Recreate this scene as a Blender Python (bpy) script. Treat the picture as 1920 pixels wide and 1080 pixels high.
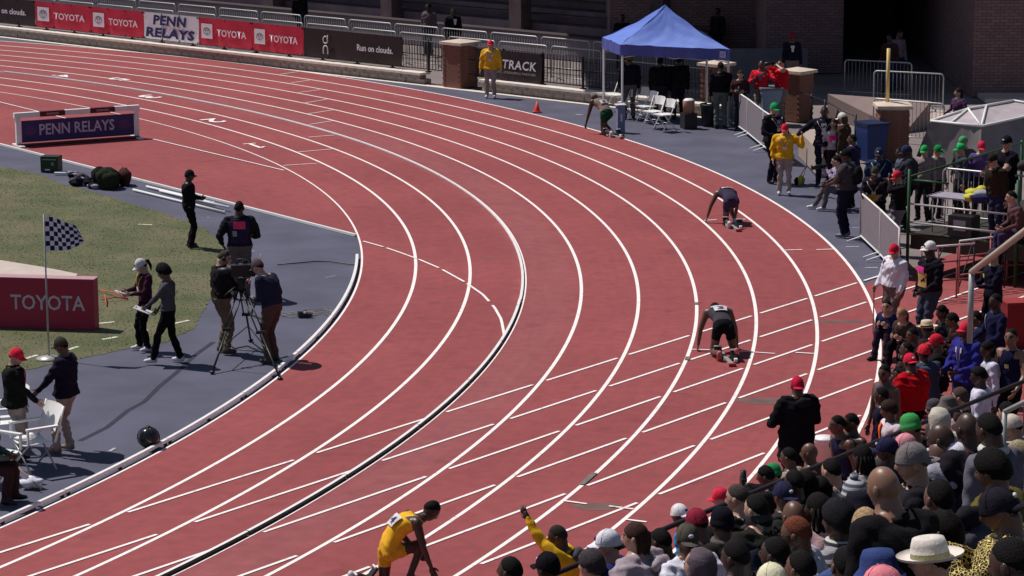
import bpy, math, random
import numpy as np
from mathutils import Vector, Matrix
PI=math.pi; R=math.radians
random.seed(7); rng=np.random.RandomState(7)
sc=bpy.context.scene; COL=sc.collection
for o in list(bpy.data.objects): bpy.data.objects.remove(o)
# ------------------------------------------------------------ camera, light
F,PIT,ROL,HC=5115.564,0.19764385,-0.00344987,10.1431417
cam=bpy.data.cameras.new('camera'); co=bpy.data.objects.new('camera',cam); COL.objects.link(co)
fw=Vector((0,math.cos(PIT),-math.sin(PIT))); U=Vector((0,math.sin(PIT),math.cos(PIT))); Rt=Vector((1,0,0))
rx=Rt*math.cos(ROL)+U*math.sin(ROL); up=-Rt*math.sin(ROL)+U*math.cos(ROL)
co.matrix_world=Matrix(((rx.x,up.x,-fw.x,0),(rx.y,up.y,-fw.y,0),(rx.z,up.z,-fw.z,HC),(0,0,0,1)))
cam.sensor_width=36; cam.lens=36*F/1920; cam.clip_start=.5; cam.clip_end=3000
sc.camera=co
W=bpy.data.worlds.new('World'); sc.world=W; W.use_nodes=True
nt=W.node_tree; bg=nt.nodes['Background']; sky=nt.nodes.new('ShaderNodeTexSky'); sky.sky_type='NISHITA'
SUN_AZ,SUN_EL=150,59
sky.sun_disc=False; sky.sun_elevation=R(SUN_EL); sky.sun_rotation=R(90-SUN_AZ); sky.air_density=1.0; sky.dust_density=.6
nt.links.new(sky.outputs[0],bg.inputs[0]); bg.inputs[1].default_value=.055
sl=bpy.data.lights.new('sun','SUN'); sl.energy=4.2; sl.angle=R(.5); sl.color=(1,.95,.9)
so=bpy.data.objects.new('sun',sl); COL.objects.link(so)
sd=Vector((math.cos(R(SUN_AZ))*math.cos(R(SUN_EL)),math.sin(R(SUN_AZ))*math.cos(R(SUN_EL)),math.sin(R(SUN_EL))))
so.rotation_euler=sd.to_track_quat('Z','Y').to_euler()
vs=sc.view_settings; vs.view_transform='Standard'; vs.look='None'; vs.gamma=1; vs.exposure=0.04; vs.use_curve_mapping=False
# ------------------------------------------------------------ ground frame
CX,CY,R0,LW=-42.4586,51.5871,39.5144,1.067
AN=R(53.1); dv=np.array([math.cos(AN),math.sin(AN)]); nv=np.array([-dv[1],dv[0]])
def G(u,v,z=0.):
    """ground point (height z) behind a spot of the photograph"""
    x=u-960; y=540-v; c,s=math.cos(ROL),math.sin(ROL); x,y=c*x-s*y,s*x+c*y
    cp,sp=math.cos(PIT),math.sin(PIT); dy=F*cp+y*sp; dz=-F*sp+y*cp; t=(z-HC)/dz
    return Vector((x*t,dy*t,z))
def ST(s,t,z=0.): return Vector((s*nv[0]+t*dv[0],s*nv[1]+t*dv[1],z))
def toST(p): return p[0]*nv[0]+p[1]*nv[1], p[0]*dv[0]+p[1]*dv[1]
def atS(u,v,s):
    a=G(u,v,0); k=s/toST(a)[0]; return Vector((a.x*k,a.y*k,HC*(1-k)))
def delta(th): return float(np.interp(th,[-40,30,38,46,54,62,72,150],[0,0,.08,.24,.40,.60,.75,.75]))
def ARC(r,th,z=0.):
    q=r+delta(th); return Vector((CX+q*math.cos(R(th)),CY+q*math.sin(R(th)),z))
def rad(i): return R0+i*LW
# ------------------------------------------------------------ materials
MC={}
def M(name,col=(.5,.5,.5),rough=.7,var=.08,scale=20,bump=0.,bscale=80,metal=0.,kind=None,col2=None,spec=.35,coords='Object'):
    key=(name,tuple(col),rough,kind,col2 and tuple(col2))
    if key in MC: return MC[key]
    m=bpy.data.materials.new(name); m.use_nodes=True; n=m.node_tree; L=n.links; b=n.nodes['Principled BSDF']
    b.inputs['Roughness'].default_value=rough; b.inputs['Metallic'].default_value=metal; b.inputs['Specular IOR Level'].default_value=spec
    tc=n.nodes.new('ShaderNodeTexCoord'); no=n.nodes.new('ShaderNodeTexNoise'); no.inputs['Scale'].default_value=scale; no.inputs['Detail'].default_value=4
    L.new(tc.outputs[coords],no.inputs['Vector'])
    r=n.nodes.new('ShaderNodeValToRGB'); c=np.array(col); c2=np.array(col2) if col2 is not None else c
    r.color_ramp.elements[0].position=.32; r.color_ramp.elements[1].position=.68
    r.color_ramp.elements[0].color=(*np.clip(c*(1-var),0,1),1); r.color_ramp.elements[1].color=(*np.clip(c2*(1+var),0,1),1)
    L.new(no.outputs[0],r.inputs[0]); out=r.outputs[0]
    if kind in('camo','check','stripe','geo'):
        if kind=='camo':
            v=n.nodes.new('ShaderNodeTexVoronoi'); v.inputs['Scale'].default_value=22; src=v.outputs['Color']
            L.new(tc.outputs['Object'],v.inputs['Vector']); s=n.nodes.new('ShaderNodeSeparateColor'); L.new(src,s.inputs[0]); fac=s.outputs[0]
        elif kind=='geo':
            v=n.nodes.new('ShaderNodeTexVoronoi'); v.feature='DISTANCE_TO_EDGE'; v.inputs['Scale'].default_value=42; L.new(tc.outputs['Object'],v.inputs['Vector'])
            fac=v.outputs['Distance']
        elif kind=='check':
            v=n.nodes.new('ShaderNodeTexChecker'); v.inputs['Scale'].default_value=16; L.new(tc.outputs['Object'],v.inputs['Vector']); fac=v.outputs['Fac']
        else:
            v=n.nodes.new('ShaderNodeTexWave'); v.bands_direction='Z'; v.inputs['Scale'].default_value=7; L.new(tc.outputs['Object'],v.inputs['Vector']); fac=v.outputs['Fac']
        rr=n.nodes.new('ShaderNodeValToRGB'); rr.color_ramp.interpolation='CONSTANT'
        rr.color_ramp.elements[0].color=(*col,1); rr.color_ramp.elements[1].position=.5 if kind!='geo' else .055; rr.color_ramp.elements[1].color=(*col2,1)
        L.new(fac,rr.inputs[0]); out=rr.outputs[0]
    L.new(out,b.inputs['Base Color'])
    if bump:
        n2=n.nodes.new('ShaderNodeTexNoise'); n2.inputs['Scale'].default_value=bscale; n2.inputs['Detail'].default_value=5; L.new(tc.outputs[coords],n2.inputs['Vector'])
        bu=n.nodes.new('ShaderNodeBump'); bu.inputs['Strength'].default_value=bump; bu.inputs['Distance'].default_value=.02; L.new(n2.outputs[0],bu.inputs['Height']); L.new(bu.outputs[0],b.inputs['Normal'])
    MC[key]=m; return m
def cloth(c,kind=None,c2=None): return M('cloth',tuple(x*.8 if max(c)<.04 else x for x in c),.95,.12,9,.25,60,kind=kind,col2=c2,spec=.08)
def skinm(c): return M('skin',c,.42,.06,30,0,spec=.45)
def track_mat():
    m=bpy.data.materials.new('track_surface'); m.use_nodes=True; n=m.node_tree; L=n.links; b=n.nodes['Principled BSDF']
    tc=n.nodes.new('ShaderNodeTexCoord'); b.inputs['Roughness'].default_value=.8; b.inputs['Specular IOR Level'].default_value=.25
    def noise(s,d=5): x=n.nodes.new('ShaderNodeTexNoise'); x.inputs['Scale'].default_value=s; x.inputs['Detail'].default_value=d; L.new(tc.outputs['Object'],x.inputs['Vector']); return x.outputs[0]
    def ramp(f,a,c,p=.35,q=.65): x=n.nodes.new('ShaderNodeValToRGB'); x.color_ramp.elements[0].position=p; x.color_ramp.elements[1].position=q; x.color_ramp.elements[0].color=(*a,1); x.color_ramp.elements[1].color=(*c,1); L.new(f,x.inputs[0]); return x.outputs[0]
    def mix(a,c,f,t='MULTIPLY'):
        x=n.nodes.new('ShaderNodeMix'); x.data_type='RGBA'; x.blend_type=t; L.new(a,x.inputs[6]); L.new(c,x.inputs[7])
        if isinstance(f,float): x.inputs[0].default_value=f
        else: L.new(f,x.inputs[0])
        return x.outputs[2]
    base=ramp(noise(.30,7),(.262,.057,.060),(.306,.069,.070))
    # worn lane: radius from the bend's centre
    sep=n.nodes.new('ShaderNodeVectorMath'); sep.operation='DISTANCE'; sep.inputs[1].default_value=(CX,CY,0); L.new(tc.outputs['Object'],sep.inputs[0])
    mr=n.nodes.new('ShaderNodeMath'); mr.operation='SUBTRACT'; L.new(sep.outputs['Value'],mr.inputs[0]); mr.inputs[1].default_value=rad(3)+.45
    ab=n.nodes.new('ShaderNodeMath'); ab.operation='ABSOLUTE'; L.new(mr.outputs[0],ab.inputs[0])
    mp=n.nodes.new('ShaderNodeMapRange'); mp.inputs[1].default_value=.25; mp.inputs[2].default_value=.75; mp.inputs[3].default_value=.55; mp.inputs[4].default_value=0; L.new(ab.outputs[0],mp.inputs[0])
    wear=ramp(noise(1.2),(.275,.083,.090),(.305,.097,.102))
    c=mix(base,wear,mp.outputs[0],'MIX')
    c=mix(c,ramp(noise(70,2),(.80,.80,.80),(1.12,1.12,1.12)),.6)
    c=mix(c,ramp(noise(4,8),(.90,.89,.89),(1.06,1.06,1.06)),.9)
    c=mix(c,ramp(noise(1.7,10),(.72,.74,.74),(1,1,1),.30,.40),.55)
    c=mix(c,ramp(noise(23,6),(.78,.78,.78),(1,1,1),.30,.37),.5)
    # long scuffs that follow the lanes
    wv=n.nodes.new('ShaderNodeTexNoise'); cb=n.nodes.new('ShaderNodeCombineXYZ'); L.new(sep.outputs['Value'],cb.inputs[0]); sx=n.nodes.new('ShaderNodeSeparateXYZ'); L.new(tc.outputs['Object'],sx.inputs[0]); m1=n.nodes.new('ShaderNodeMath'); m1.operation='MULTIPLY'; m1.inputs[1].default_value=.06; L.new(sx.outputs[1],m1.inputs[0]); L.new(m1.outputs[0],cb.inputs[1]); L.new(cb.outputs[0],wv.inputs['Vector']); wv.inputs['Scale'].default_value=9; wv.inputs['Detail'].default_value=5
    c=mix(c,ramp(wv.outputs[0],(.90,.90,.91),(1.05,1.05,1.05),.3,.7),.6)
    L.new(c,b.inputs['Base Color'])
    bu=n.nodes.new('ShaderNodeBump'); bu.inputs['Strength'].default_value=.3; bu.inputs['Distance'].default_value=.01; L.new(noise(160,2),bu.inputs['Height']); L.new(bu.outputs[0],b.inputs['Normal'])
    return m
MT=track_mat()
MBLUE=M('blue_surface',(.084,.083,.124),.85,.16,.9,.25,160)
MGRASS=M('grass_ground',(.084,.102,.040),.95,.12,.9,.5,45,col2=(.125,.112,.062))
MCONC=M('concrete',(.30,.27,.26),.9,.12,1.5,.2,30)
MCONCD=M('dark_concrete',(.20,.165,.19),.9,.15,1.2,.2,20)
MLINE=M('white_paint',(.86,.79,.76),.7,.05,14)
def wear_paint(m):
    n=m.node_tree; L=n.links; b=n.nodes['Principled BSDF']; src=b.inputs['Base Color'].links[0].from_socket; tc=[x for x in n.nodes if x.type=='TEX_COORD'][0]
    no=n.nodes.new('ShaderNodeTexNoise'); no.inputs['Scale'].default_value=7; no.inputs['Detail'].default_value=9; no.inputs['Roughness'].default_value=.7; L.new(tc.outputs['Object'],no.inputs['Vector'])
    r=n.nodes.new('ShaderNodeValToRGB'); r.color_ramp.elements[0].position=.30; r.color_ramp.elements[1].position=.44; r.color_ramp.elements[0].color=(.8,.8,.8,1); r.color_ramp.elements[1].color=(0,0,0,1); L.new(no.outputs[0],r.inputs[0])
    x=n.nodes.new('ShaderNodeMix'); x.data_type='RGBA'; L.new(r.outputs[0],x.inputs[0]); L.new(src,x.inputs[6]); x.inputs[7].default_value=(.45,.27,.26,1); L.new(x.outputs[2],b.inputs['Base Color'])
wear_paint(MLINE)
MWHITE=M('white_metal',(.80,.79,.77),.4,.03,5)
MSTEEL=M('galvanised_steel',(.42,.41,.40),.4,.08,15,metal=.35)
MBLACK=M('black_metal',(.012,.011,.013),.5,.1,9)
MBLKC=M('black_plastic',(.018,.018,.02),.45,.15,8)
MRED=M('red_vinyl',(.52,.022,.055),.55,.05,3)
MDARKV=M('dark_vinyl',(.022,.012,.014),.55,.1,3)
MNAVY=M('navy_vinyl',(.030,.028,.13),.5,.1,3)
MWV=M('white_vinyl',(.74,.72,.76),.55,.03,3)
MBRICK=M('brick',(.17,.065,.045),.9,.3,5,.3,40,col2=(.24,.11,.075),coords='Generated')
MMORT=M('mortar',(.34,.28,.24),.95,.1,20)
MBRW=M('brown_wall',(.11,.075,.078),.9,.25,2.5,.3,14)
# ------------------------------------------------------------ mesh helpers
def link(name,me,parent=None,mats=None):
    o=bpy.data.objects.new(name,me); COL.objects.link(o)
    if parent is not None: o.parent=parent
    if mats is not None and me is not None:
        if not isinstance(mats,(list,tuple)): mats=[mats]
        for m in mats: me.materials.append(m)
    return o
def tag(o,label=None,cat=None,group=None,kind=None):
    for k,v in (('label',label),('category',cat),('group',group),('kind',kind)):
        if v: o[k]=v
    return o
def empty(name,loc,rz=0,label=None,cat=None,group=None):
    o=bpy.data.objects.new(name,None); COL.objects.link(o); o.location=loc; o.rotation_euler=(0,0,rz); o.empty_display_size=.2
    return tag(o,label,cat,group)
class MB:
    def __init__(s): s.v=[]; s.f=[]; s.m=[]; s.sm=[]
    def add(s,vs,fs,mi=0,sm=False):
        b=len(s.v); s.v+= [tuple(map(float,x)) for x in vs]; s.f+=[tuple(b+i for i in f) for f in fs]; s.m+=[mi]*len(fs); s.sm+=[sm]*len(fs); return s
    def box(s,c,d,rz=0,mi=0,mat=None):
        x,y,z=d[0]/2,d[1]/2,d[2]/2; vs=[Vector((a*x,b*y,e*z)) for a in(-1,1) for b in(-1,1) for e in(-1,1)]
        q=Matrix.Rotation(rz,3,'Z') if mat is None else mat
        vs=[q@w+Vector(c) for w in vs]
        return s.add(vs,[(0,1,3,2),(4,6,7,5),(0,4,5,1),(2,3,7,6),(0,2,6,4),(1,5,7,3)],mi)
    def tube(s,pts,r,n=8,mi=0,cap=True,sm=True):
        pts=[Vector(p) for p in pts]; rs=r if isinstance(r,(list,tuple)) else [r]*len(pts); vs=[]; fs=[]
        prev=None
        for i,p in enumerate(pts):
            d=(pts[min(i+1,len(pts)-1)]-pts[max(i-1,0)]).normalized()
            if prev is None: a=d.orthogonal().normalized()
            else: a=(prev-d*prev.dot(d)); a=a.normalized() if a.length>1e-6 else d.orthogonal().normalized()
            prev=a; b=d.cross(a)
            for k in range(n): t=2*PI*k/n; vs.append(p+(a*math.cos(t)+b*math.sin(t))*rs[i])
        for i in range(len(pts)-1):
            for k in range(n): k2=(k+1)%n; fs.append((i*n+k,i*n+k2,(i+1)*n+k2,(i+1)*n+k))
        if cap: fs.append(tuple(range(n))[::-1]); fs.append(tuple((len(pts)-1)*n+k for k in range(n)))
        return s.add(vs,fs,mi,sm)
    def ell(s,c,r,nu=12,nv=8,mi=0,mat=None,fn=None):
        vs=[];fs=[];c=Vector(c)
        for j in range(nv+1):
            ph=PI*j/nv
            for i in range(nu):
                th=2*PI*i/nu; d=Vector((math.sin(ph)*math.cos(th),math.sin(ph)*math.sin(th),math.cos(ph)))
                k=fn(d) if fn else 1; p=Vector((d.x*r[0]*k,d.y*r[1]*k,d.z*r[2]*k)); vs.append(c+((mat@p) if mat is not None else p))
        for j in range(nv):
            for i in range(nu): i2=(i+1)%nu; fs.append((j*nu+i,(j+1)*nu+i,(j+1)*nu+i2,j*nu+i2))
        return s.add(vs,fs,mi,True)
    def lathe(s,prof,c=(0,0,0),n=20,mi=0,sx=1,sy=1):
        vs=[];fs=[]
        for r,z in prof:
            for k in range(n): t=2*PI*k/n; vs.append((c[0]+r*math.cos(t)*sx,c[1]+r*math.sin(t)*sy,c[2]+z))
        for j in range(len(prof)-1):
            for k in range(n): k2=(k+1)%n; fs.append((j*n+k,j*n+k2,(j+1)*n+k2,(j+1)*n+k))
        return s.add(vs,fs,mi,True)
    def mesh(s,name):
        me=bpy.data.meshes.new(name); me.from_pydata(s.v,[],s.f); me.polygons.foreach_set('material_index',s.m); me.polygons.foreach_set('use_smooth',s.sm); me.update(); return me
    def build(s,name,mats,parent=None): return link(name,s.mesh(name),parent,mats)
def prism(poly,z0,z1,name,mat,parent=None):
    n=len(poly); m=MB(); vs=[(p[0],p[1],z0) for p in poly]+[(p[0],p[1],z1) for p in poly]
    fs=[tuple(range(n,2*n))]+[(i,(i+1)%n,n+(i+1)%n,n+i) for i in range(n)]
    m.add(vs,fs); return m.build(name,mat,parent)
def sheet(poly,z,name,mat,parent=None,kind='structure'):
    me=bpy.data.meshes.new(name); me.from_pydata([(p[0],p[1],z) for p in poly],[],[tuple(range(len(poly)))]); o=link(name,me,parent,mat)
    if me.polygons[0].normal.z<0: me.flip_normals()
    if parent is None and kind: o['kind']=kind
    return o
def strip(pts,w,z,name,mat,parent):
    L=[];Rr=[]
    for i,p in enumerate(pts):
        d=(Vector(pts[min(i+1,len(pts)-1)])-Vector(pts[max(i-1,0)])); d.z=0; d.normalize(); q=Vector((-d.y,d.x,0))*w/2
        L.append(Vector(p)+q); Rr.append(Vector(p)-q)
    n=len(pts); vs=[(a.x,a.y,z) for a in L+Rr]; fs=[(n+i,n+i+1,i+1,i) for i in range(n-1)]
    return MB().add(vs,fs).build(name,mat,parent)
def copy_tree(o,parent=None):
    c=o.copy(); COL.objects.link(c)
    if parent is not None: c.parent=parent
    for ch in list(o.children): copy_tree(ch,c)
    return c
TXT=[]
def text(body,org,xd,yd,w,h,mat,parent,name='lettering',bold=.0,shear=0.,sp=1.0):
    """flat print: fits body into w x h, org = centre"""
    cu=bpy.data.curves.new('t','FONT'); cu.body=body; cu.offset=bold; cu.shear=shear; cu.space_character=sp; cu.resolution_u=2; cu.fill_mode='FRONT'
    ob=bpy.data.objects.new('t',cu); COL.objects.link(ob); TXT.append((ob,org,xd,yd,w,h,mat,parent,name))
def finish_texts():
    bpy.context.view_layer.update(); dg=bpy.context.evaluated_depsgraph_get()
    for ob,org,xd,yd,w,h,mat,parent,name in TXT:
        me=bpy.data.meshes.new_from_object(ob.evaluated_get(dg)); 
        co_=np.array([v.co[:] for v in me.vertices]); mn,mx=co_.min(0),co_.max(0); c=(mn+mx)/2; sc_=np.array([w,h])/np.maximum((mx-mn)[:2],1e-6)
        q=(co_[:,:2]-c[:2])*sc_; X=np.array(Vector(xd).normalized());Y=np.array(Vector(yd).normalized())
        P=np.array(org)+q[:,:1]*X+q[:,1:]*Y; me.vertices.foreach_set('co',P.ravel()); me.materials.clear(); me.update()
        nn=Vector(X).cross(Vector(Y))
        if me.polygons and me.polygons[0].normal.dot(nn)<0: me.flip_normals()
        link(name,me,parent,mat); bpy.data.objects.remove(ob)
# ============================================================ GROUND
sheet([(-500,-150),(500,-150),(500,900),(-500,900)],-.03,'ground',M('pavement',(.20,.165,.16),.9,.15,.7,.2,12))
sheet([ST(-5,-20),ST(15.2,-20),ST(15.2,43),ST(25.4,45.7),G(1655,495),G(1668,440),G(1650,375),G(1625,330),G(1570,285),G(1480,255),G(1400,200),ST(39.6,63.2),ST(44,63.25),ST(85,67.6),ST(130,67.6),ST(130,-20)],-.014,'blue_surface',MBLUE)
gp=[G(-900,250),(G(0,312)),G(40,318),G(75,327),G(112,342),G(175,360),G(212,370),G(250,382),G(312,400),G(375,422),G(412,450),G(428,485),G(425,520),G(387,572),G(362,615),G(312,640),G(237,652),G(162,670),G(50,692),G(0,697),G(-900,800)]
rg_=random.Random(5); gp2=[]
for i_ in range(len(gp)):
    a_,b_=gp[i_],gp[(i_+1)%len(gp)]; n_s=max(1,int(min((b_-a_).length,12)/.18))
    for j_ in range(n_s): q_=a_.lerp(b_,j_/n_s); gp2.append(q_+Vector((rg_.uniform(-.035,.035),rg_.uniform(-.05,.05),0)))
gp=gp2; sheet(gp,-.008,'grass',MGRASS)
tk=tag(empty('running_track',(0,0,0)),kind='structure')
def arcpts(r,a,b,step=.5,z=0):
    n=max(2,int(abs(b-a)/step)); return [ARC(r,a+(b-a)*i/n,z) for i in range(n+1)]
TA=-36.9
def longline(r,th1=100):
    e=ARC(r,TA); return [e-Vector((dv[0],dv[1],0))*60,e-Vector((dv[0],dv[1],0))*20]+arcpts(r,TA,th1)
inn=longline(rad(0)-.03); out=longline(rad(9)+.03); me=bpy.data.meshes.new('red_surface')
n_=len(inn); me.from_pydata([(p.x,p.y,0) for p in inn+out],[],[(n_+i,n_+i+1,i+1,i) for i in range(n_-1)]); link('red_surface',me,tk,MT)
# red run-up for the sprint straight on the right, and the red steeplechase bay
e0=ST(25.37,45); 
q=[ARC(rad(9)+.03,a) for a in np.arange(-36.9,4.4,.5)]
poly=[ST(15.2,5)]+[p for p in q if toST(p)[0]<25.37 and toST(p)[0]>14]+[ST(25.42,50.0),ST(25.42,75),ST(15.2,75)]
sheet(poly,-.004,'red_runway',MT)
k0,k1=G(0,272),G(668,443); kd=(k0-k1); kx=k1+kd*2.2
thk=math.degrees(math.atan2(k1.y-CY,k1.x-CX)); 
poly=[kx,k1]+[ARC(rad(0)-.02,a) for a in np.arange(thk,96,1)]
sheet(poly,-.003,'steeplechase_bay',MT)
# lane lines
for i in range(10):
    strip(longline(rad(i)+(.012 if i==3 else 0),96),{0:.04,3:.028}.get(i,.062),.004,'lane_line',MLINE,tk)
ds_=CX*nv[0]+CY*nv[1]; ct=CX*dv[0]+CY*dv[1]
for k in range(6):
    s=25.37-1.052*k; ds=s-ds_; cur=ct+5.; ends=45.9 if k==0 else 60
    for i in list(range(k+1,10))+[None]:
        if i is None: h,g_=ends,0
        else:
            h=math.sqrt(rad(i)**2-ds*ds) if abs(ds)<rad(i) else None
            if h is None: continue
            g_=min(.16/max(.1,h/rad(i)),.75); h+=ct
        if h-g_/2-cur>.3: strip([ST(s,cur),ST(s,h-g_/2)],.055,.009,'sprint_line',MLINE,tk)
        cur=h+g_/2
# dashed break line
bp=[(681,453),(720,464),(752,475),(785,487),(825,504),(872,530),(905,553),(927,577),(940,600),(946,632)]
bw=[G(*a) for a in bp]
for a,b in ((0,.97),(1.15,2.9),(3.0,3.95),(4.1,4.97),(5.12,6.55),(6.85,9)):
    def at(t): i=min(int(t),len(bw)-2); return bw[i].lerp(bw[i+1],t-i)
    strip([at(a+(b-a)*i/8) for i in range(9)],.05,.013,'break_line',MLINE,tk)
# single marks
for a,b,w in (((285,261),(532,320),.05),((0,192),(240,251),.05),((-300,118),(0,192),.05),((525,140),(560,135),.04),((546,156),(581,151),.04),((560,174),(600,169),.04),((569,194),(613,187),.04),((578,214),(624,207),.04),((580,234),(625,227),.04),((578,258),(627,254),.04),((557,286),(623,280),.04),((531,311),(594,307),.04),
  ((1320,414),(1344,413),.05),((1386,412),(1398,412),.05),((1469,470),(1504,469),.05),((1531,469),(1563,468),.05),((1296,656),(1340,657),.04),((1395,660),(1453,664),.04),((1056,940),(1100,946),.05),((1142,950),(1188,956),.05),((1172,975),(1212,980),.05),((1492,662),(1527,664),.05)):
    strip([G(*a),G(*b)],w,.0135,'stagger_mark',MLINE,tk)
MTAPE=M('grey_tape',(.16,.14,.12),.7,.2,20)
for u,v,l,w in ((1305.5,570,.09,.08),(1289,673,.12,.08),(1103,899,.32,.085),(907,385,.05,.07)):
    c=G(u,v); th=math.degrees(math.atan2(c.y-CY,c.x-CX)); r=math.hypot(c.x-CX,c.y-CY); strip([ARC(r,th-math.degrees(l/r)),ARC(r,th+math.degrees(l/r))],w,.017,'line_tape',MTAPE,tk)
MSTAIN=M('worn_patch',(.15,.085,.075),.85,.2,3)
for u,v,a,b in ((1118,950,.30,.22),(1435,752,.45,.25),(1575,603,.5,.14),(912,485,.16,.05)):
    c=G(u,v); strip([c+Vector((a*(i/6-1),0,0)) for i in range(13)],.02,.0022,'worn_patch',MSTAIN,tk) if 0 else sheet([c+Vector((a*math.cos(t)*(1+.2*math.sin(3*t)),b*math.sin(t)*(1+.15*math.cos(2*t)),0)) for t in np.linspace(0,2*PI,24,endpoint=False)],.0022,'worn_patch',MSTAIN,tk)
# painted lane numbers on the bend, read from outside
for ch,u,v,sz in (('1',478,273,.85),('2',401,226,.8),('3',280,181,.8),('4',118,142,.75),('5',222,148,.75)):
    c=G(u,v,.0145); th=math.atan2(c.y-CY,c.x-CX); r_=Vector((math.cos(th),math.sin(th),0)); t_=Vector((-math.sin(th),math.cos(th),0))
    if ch=='1':
        strip([c+t_*.42,c-t_*.42],.10,.0145,'lane_number',MLINE,tk); strip([c-t_*.42,c-t_*.25-(-r_)*.16],.08,.0165,'lane_number',MLINE,tk); strip([c+t_*.40-r_*.17,c+t_*.40+r_*.17],.08,.0165,'lane_number',MLINE,tk)
    else: text(ch,c,-r_,-t_,sz*.62,sz*1.0,MLINE,tk,'lane_number',.02)
for a,b,w in (((1586,462),(1611,462),.06),((1622,501),(1646,501),.06),((1598,426),(1612,427),.04),((1080,214),(1092,215),.10),((1422,261),(1438,262),.05),((540,700),(552,694),.03),((205,845),(216,839),.05),((610,520),(630,516),.02),((470,470),(478,470),.05),((388,407),(393,407),.05)):
    strip([G(*a),G(*b)],w,-.006,'tape_mark',M('faded_tape',(.42,.40,.42),.8,.2,20),tk)
# yard hashes on grass
for a,b in (((322,607),(354,600)),((192,636),(220,631)),((128,655),(146,649)),((40,674),(70,665)),((262,622),(276,618)),((183,606),(214,603)),((260,420),(286,421))):
    strip([G(*a),G(*b)],.08,-.003,'yard_mark',M('hash_paint',(.55,.54,.45),.8,.3,12),tk)
# short turf
def turf():
    from_=np.array([(p.x,p.y) for p in gp]); n=len(from_)
    xs=rng.uniform(-14,-3.5,60000); ys=rng.uniform(42,72,60000); ins=np.zeros(len(xs),bool); j=n-1
    for i in range(n):
        xi,yi=from_[i];xj,yj=from_[j]; cnd=((yi>ys)!=(yj>ys))&(xs<(xj-xi)*(ys-yi)/(yj-yi+1e-12)+xi); ins^=cnd; j=i
    xs,ys=xs[ins],ys[ins]; N=len(xs); a=rng.uniform(0,2*PI,N); w=rng.uniform(.006,.014,N); h=rng.uniform(.005,.012,N)
    V=np.zeros((N,3,3)); V[:,0,0]=xs-np.cos(a)*w; V[:,0,1]=ys-np.sin(a)*w; V[:,1,0]=xs+np.cos(a)*w; V[:,1,1]=ys+np.sin(a)*w; V[:,2,0]=xs+rng.normal(0,.02,N); V[:,2,1]=ys+rng.normal(0,.02,N); V[:,2,2]=h; V[:,:2,2]=-.01
    me=bpy.data.meshes.new('turf_blades'); me.from_pydata(V.reshape(-1,3).tolist(),[],np.arange(N*3).reshape(-1,3).tolist())
    o=link('turf_blades',me,None,M('turf',(.112,.128,.050),.9,.12,.9,col2=(.15,.135,.075))); tag(o,'short worn green grass of the infield','grass',kind='stuff')
turf()
# raised kerb rails (aluminium) : inner rail and 4th-lane rail
def rail(r,a,b,label,seg=3.0,h=.07,w=.055,z=.035,gaps=(),side=None):
    e=empty('kerb_rail',(0,0,0)); tag(e,label,'kerb rail'); st=math.degrees(seg/r); t=a
    while t<b:
        t2=min(b,t+st)-.03; ps=arcpts(r,t,t2,.6,z); m=MB(); vs=[]
        for p in ps:
            d=(p-Vector((CX,CY,z))).normalized()
            for (dr_,dz) in ((-w/2,0),(-w/2,h),(w/2,h),(w/2,0)): vs.append(p+d*dr_+Vector((0,0,dz)))
        fs=[]
        for i in range(len(ps)-1):
            for k in range(4): k2=(k+1)%4; fs.append((i*4+k,i*4+k2,(i+1)*4+k2,(i+1)*4+k))
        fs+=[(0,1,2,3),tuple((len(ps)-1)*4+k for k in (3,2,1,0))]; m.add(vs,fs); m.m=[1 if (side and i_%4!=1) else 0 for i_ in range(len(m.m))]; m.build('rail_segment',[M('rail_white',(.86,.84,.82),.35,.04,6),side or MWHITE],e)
        m=MB(); 
        for tt in (t+.1,(t+t2)/2,t2-.1):
            p=ARC(r,tt,z/2); m.box(p,(.05,.05,z),R(tt))
        m.build('rail_feet',MBLKC,e)['kind']='stuff'; t+=st
rail(rad(0)-.10,-36,3.2,'white aluminium kerb rail along the inside edge of the blue surface',h=.05,w=.055)
rail(rad(3)-.055,-36,-3,'long white rail with shade painted black on its sides between the third and fourth lanes',h=.045,w=.050,z=.015,side=MBLKC)  # shade on the rail's sides is painted in with the black material
rail(rad(3)-.05,-2.9,52,'low white rail on the far half of the line between the third and fourth lanes',h=.03,w=.05,z=.01)
# straight white edging between the blue and the red bay
e=empty('edge_board',(0,0,0),0,'long straight white edging board between red bay and blue surface','edging')
dd=(k1-kx); 
for i in range(8):
    a=kx+dd*(i/8); b=kx+dd*((i+.995)/8); c=(a+b)/2; MB().box((c.x,c.y,.02),((b-a).length,.06,.05),math.atan2(dd.y,dd.x)).build('board',MWHITE,e)
# ============================================================ FAR WALL, FENCE, BANNERS
def wt(s): return 63.3+.105*(s-44)     # wall line in (s,t)
wdir=(ST(80,wt(80))-ST(44,wt(44))).normalized(); wrz=math.atan2(wdir.y,wdir.x); wout=Vector((dv[0],dv[1],0))
def WP(s,off=0,z=0): p=ST(s,wt(s)+off); p.z=z; return p
def ws(u):   # s along the wall of a photo column
    lo,hi=30,95
    for _ in range(40):
        m=(lo+hi)/2; p=WP(m); 
        # project
        x=F*p.x/((p.y)*math.cos(PIT)+(HC)*math.sin(PIT))
        if 960+x>u: lo=m
        else: hi=m
    return (lo+hi)/2
wall=empty('low_stone_wall',(0,0,0),0,'low stone wall with pale coping running under the fence and banners','wall')
MCOP=M('pale_coping',(.72,.64,.56),.85,.1,6,.2,30); MST=M('kerb_stone',(.33,.28,.25),.9,.25,8,.4,25)
bmst=None; bmcop=None
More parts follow.
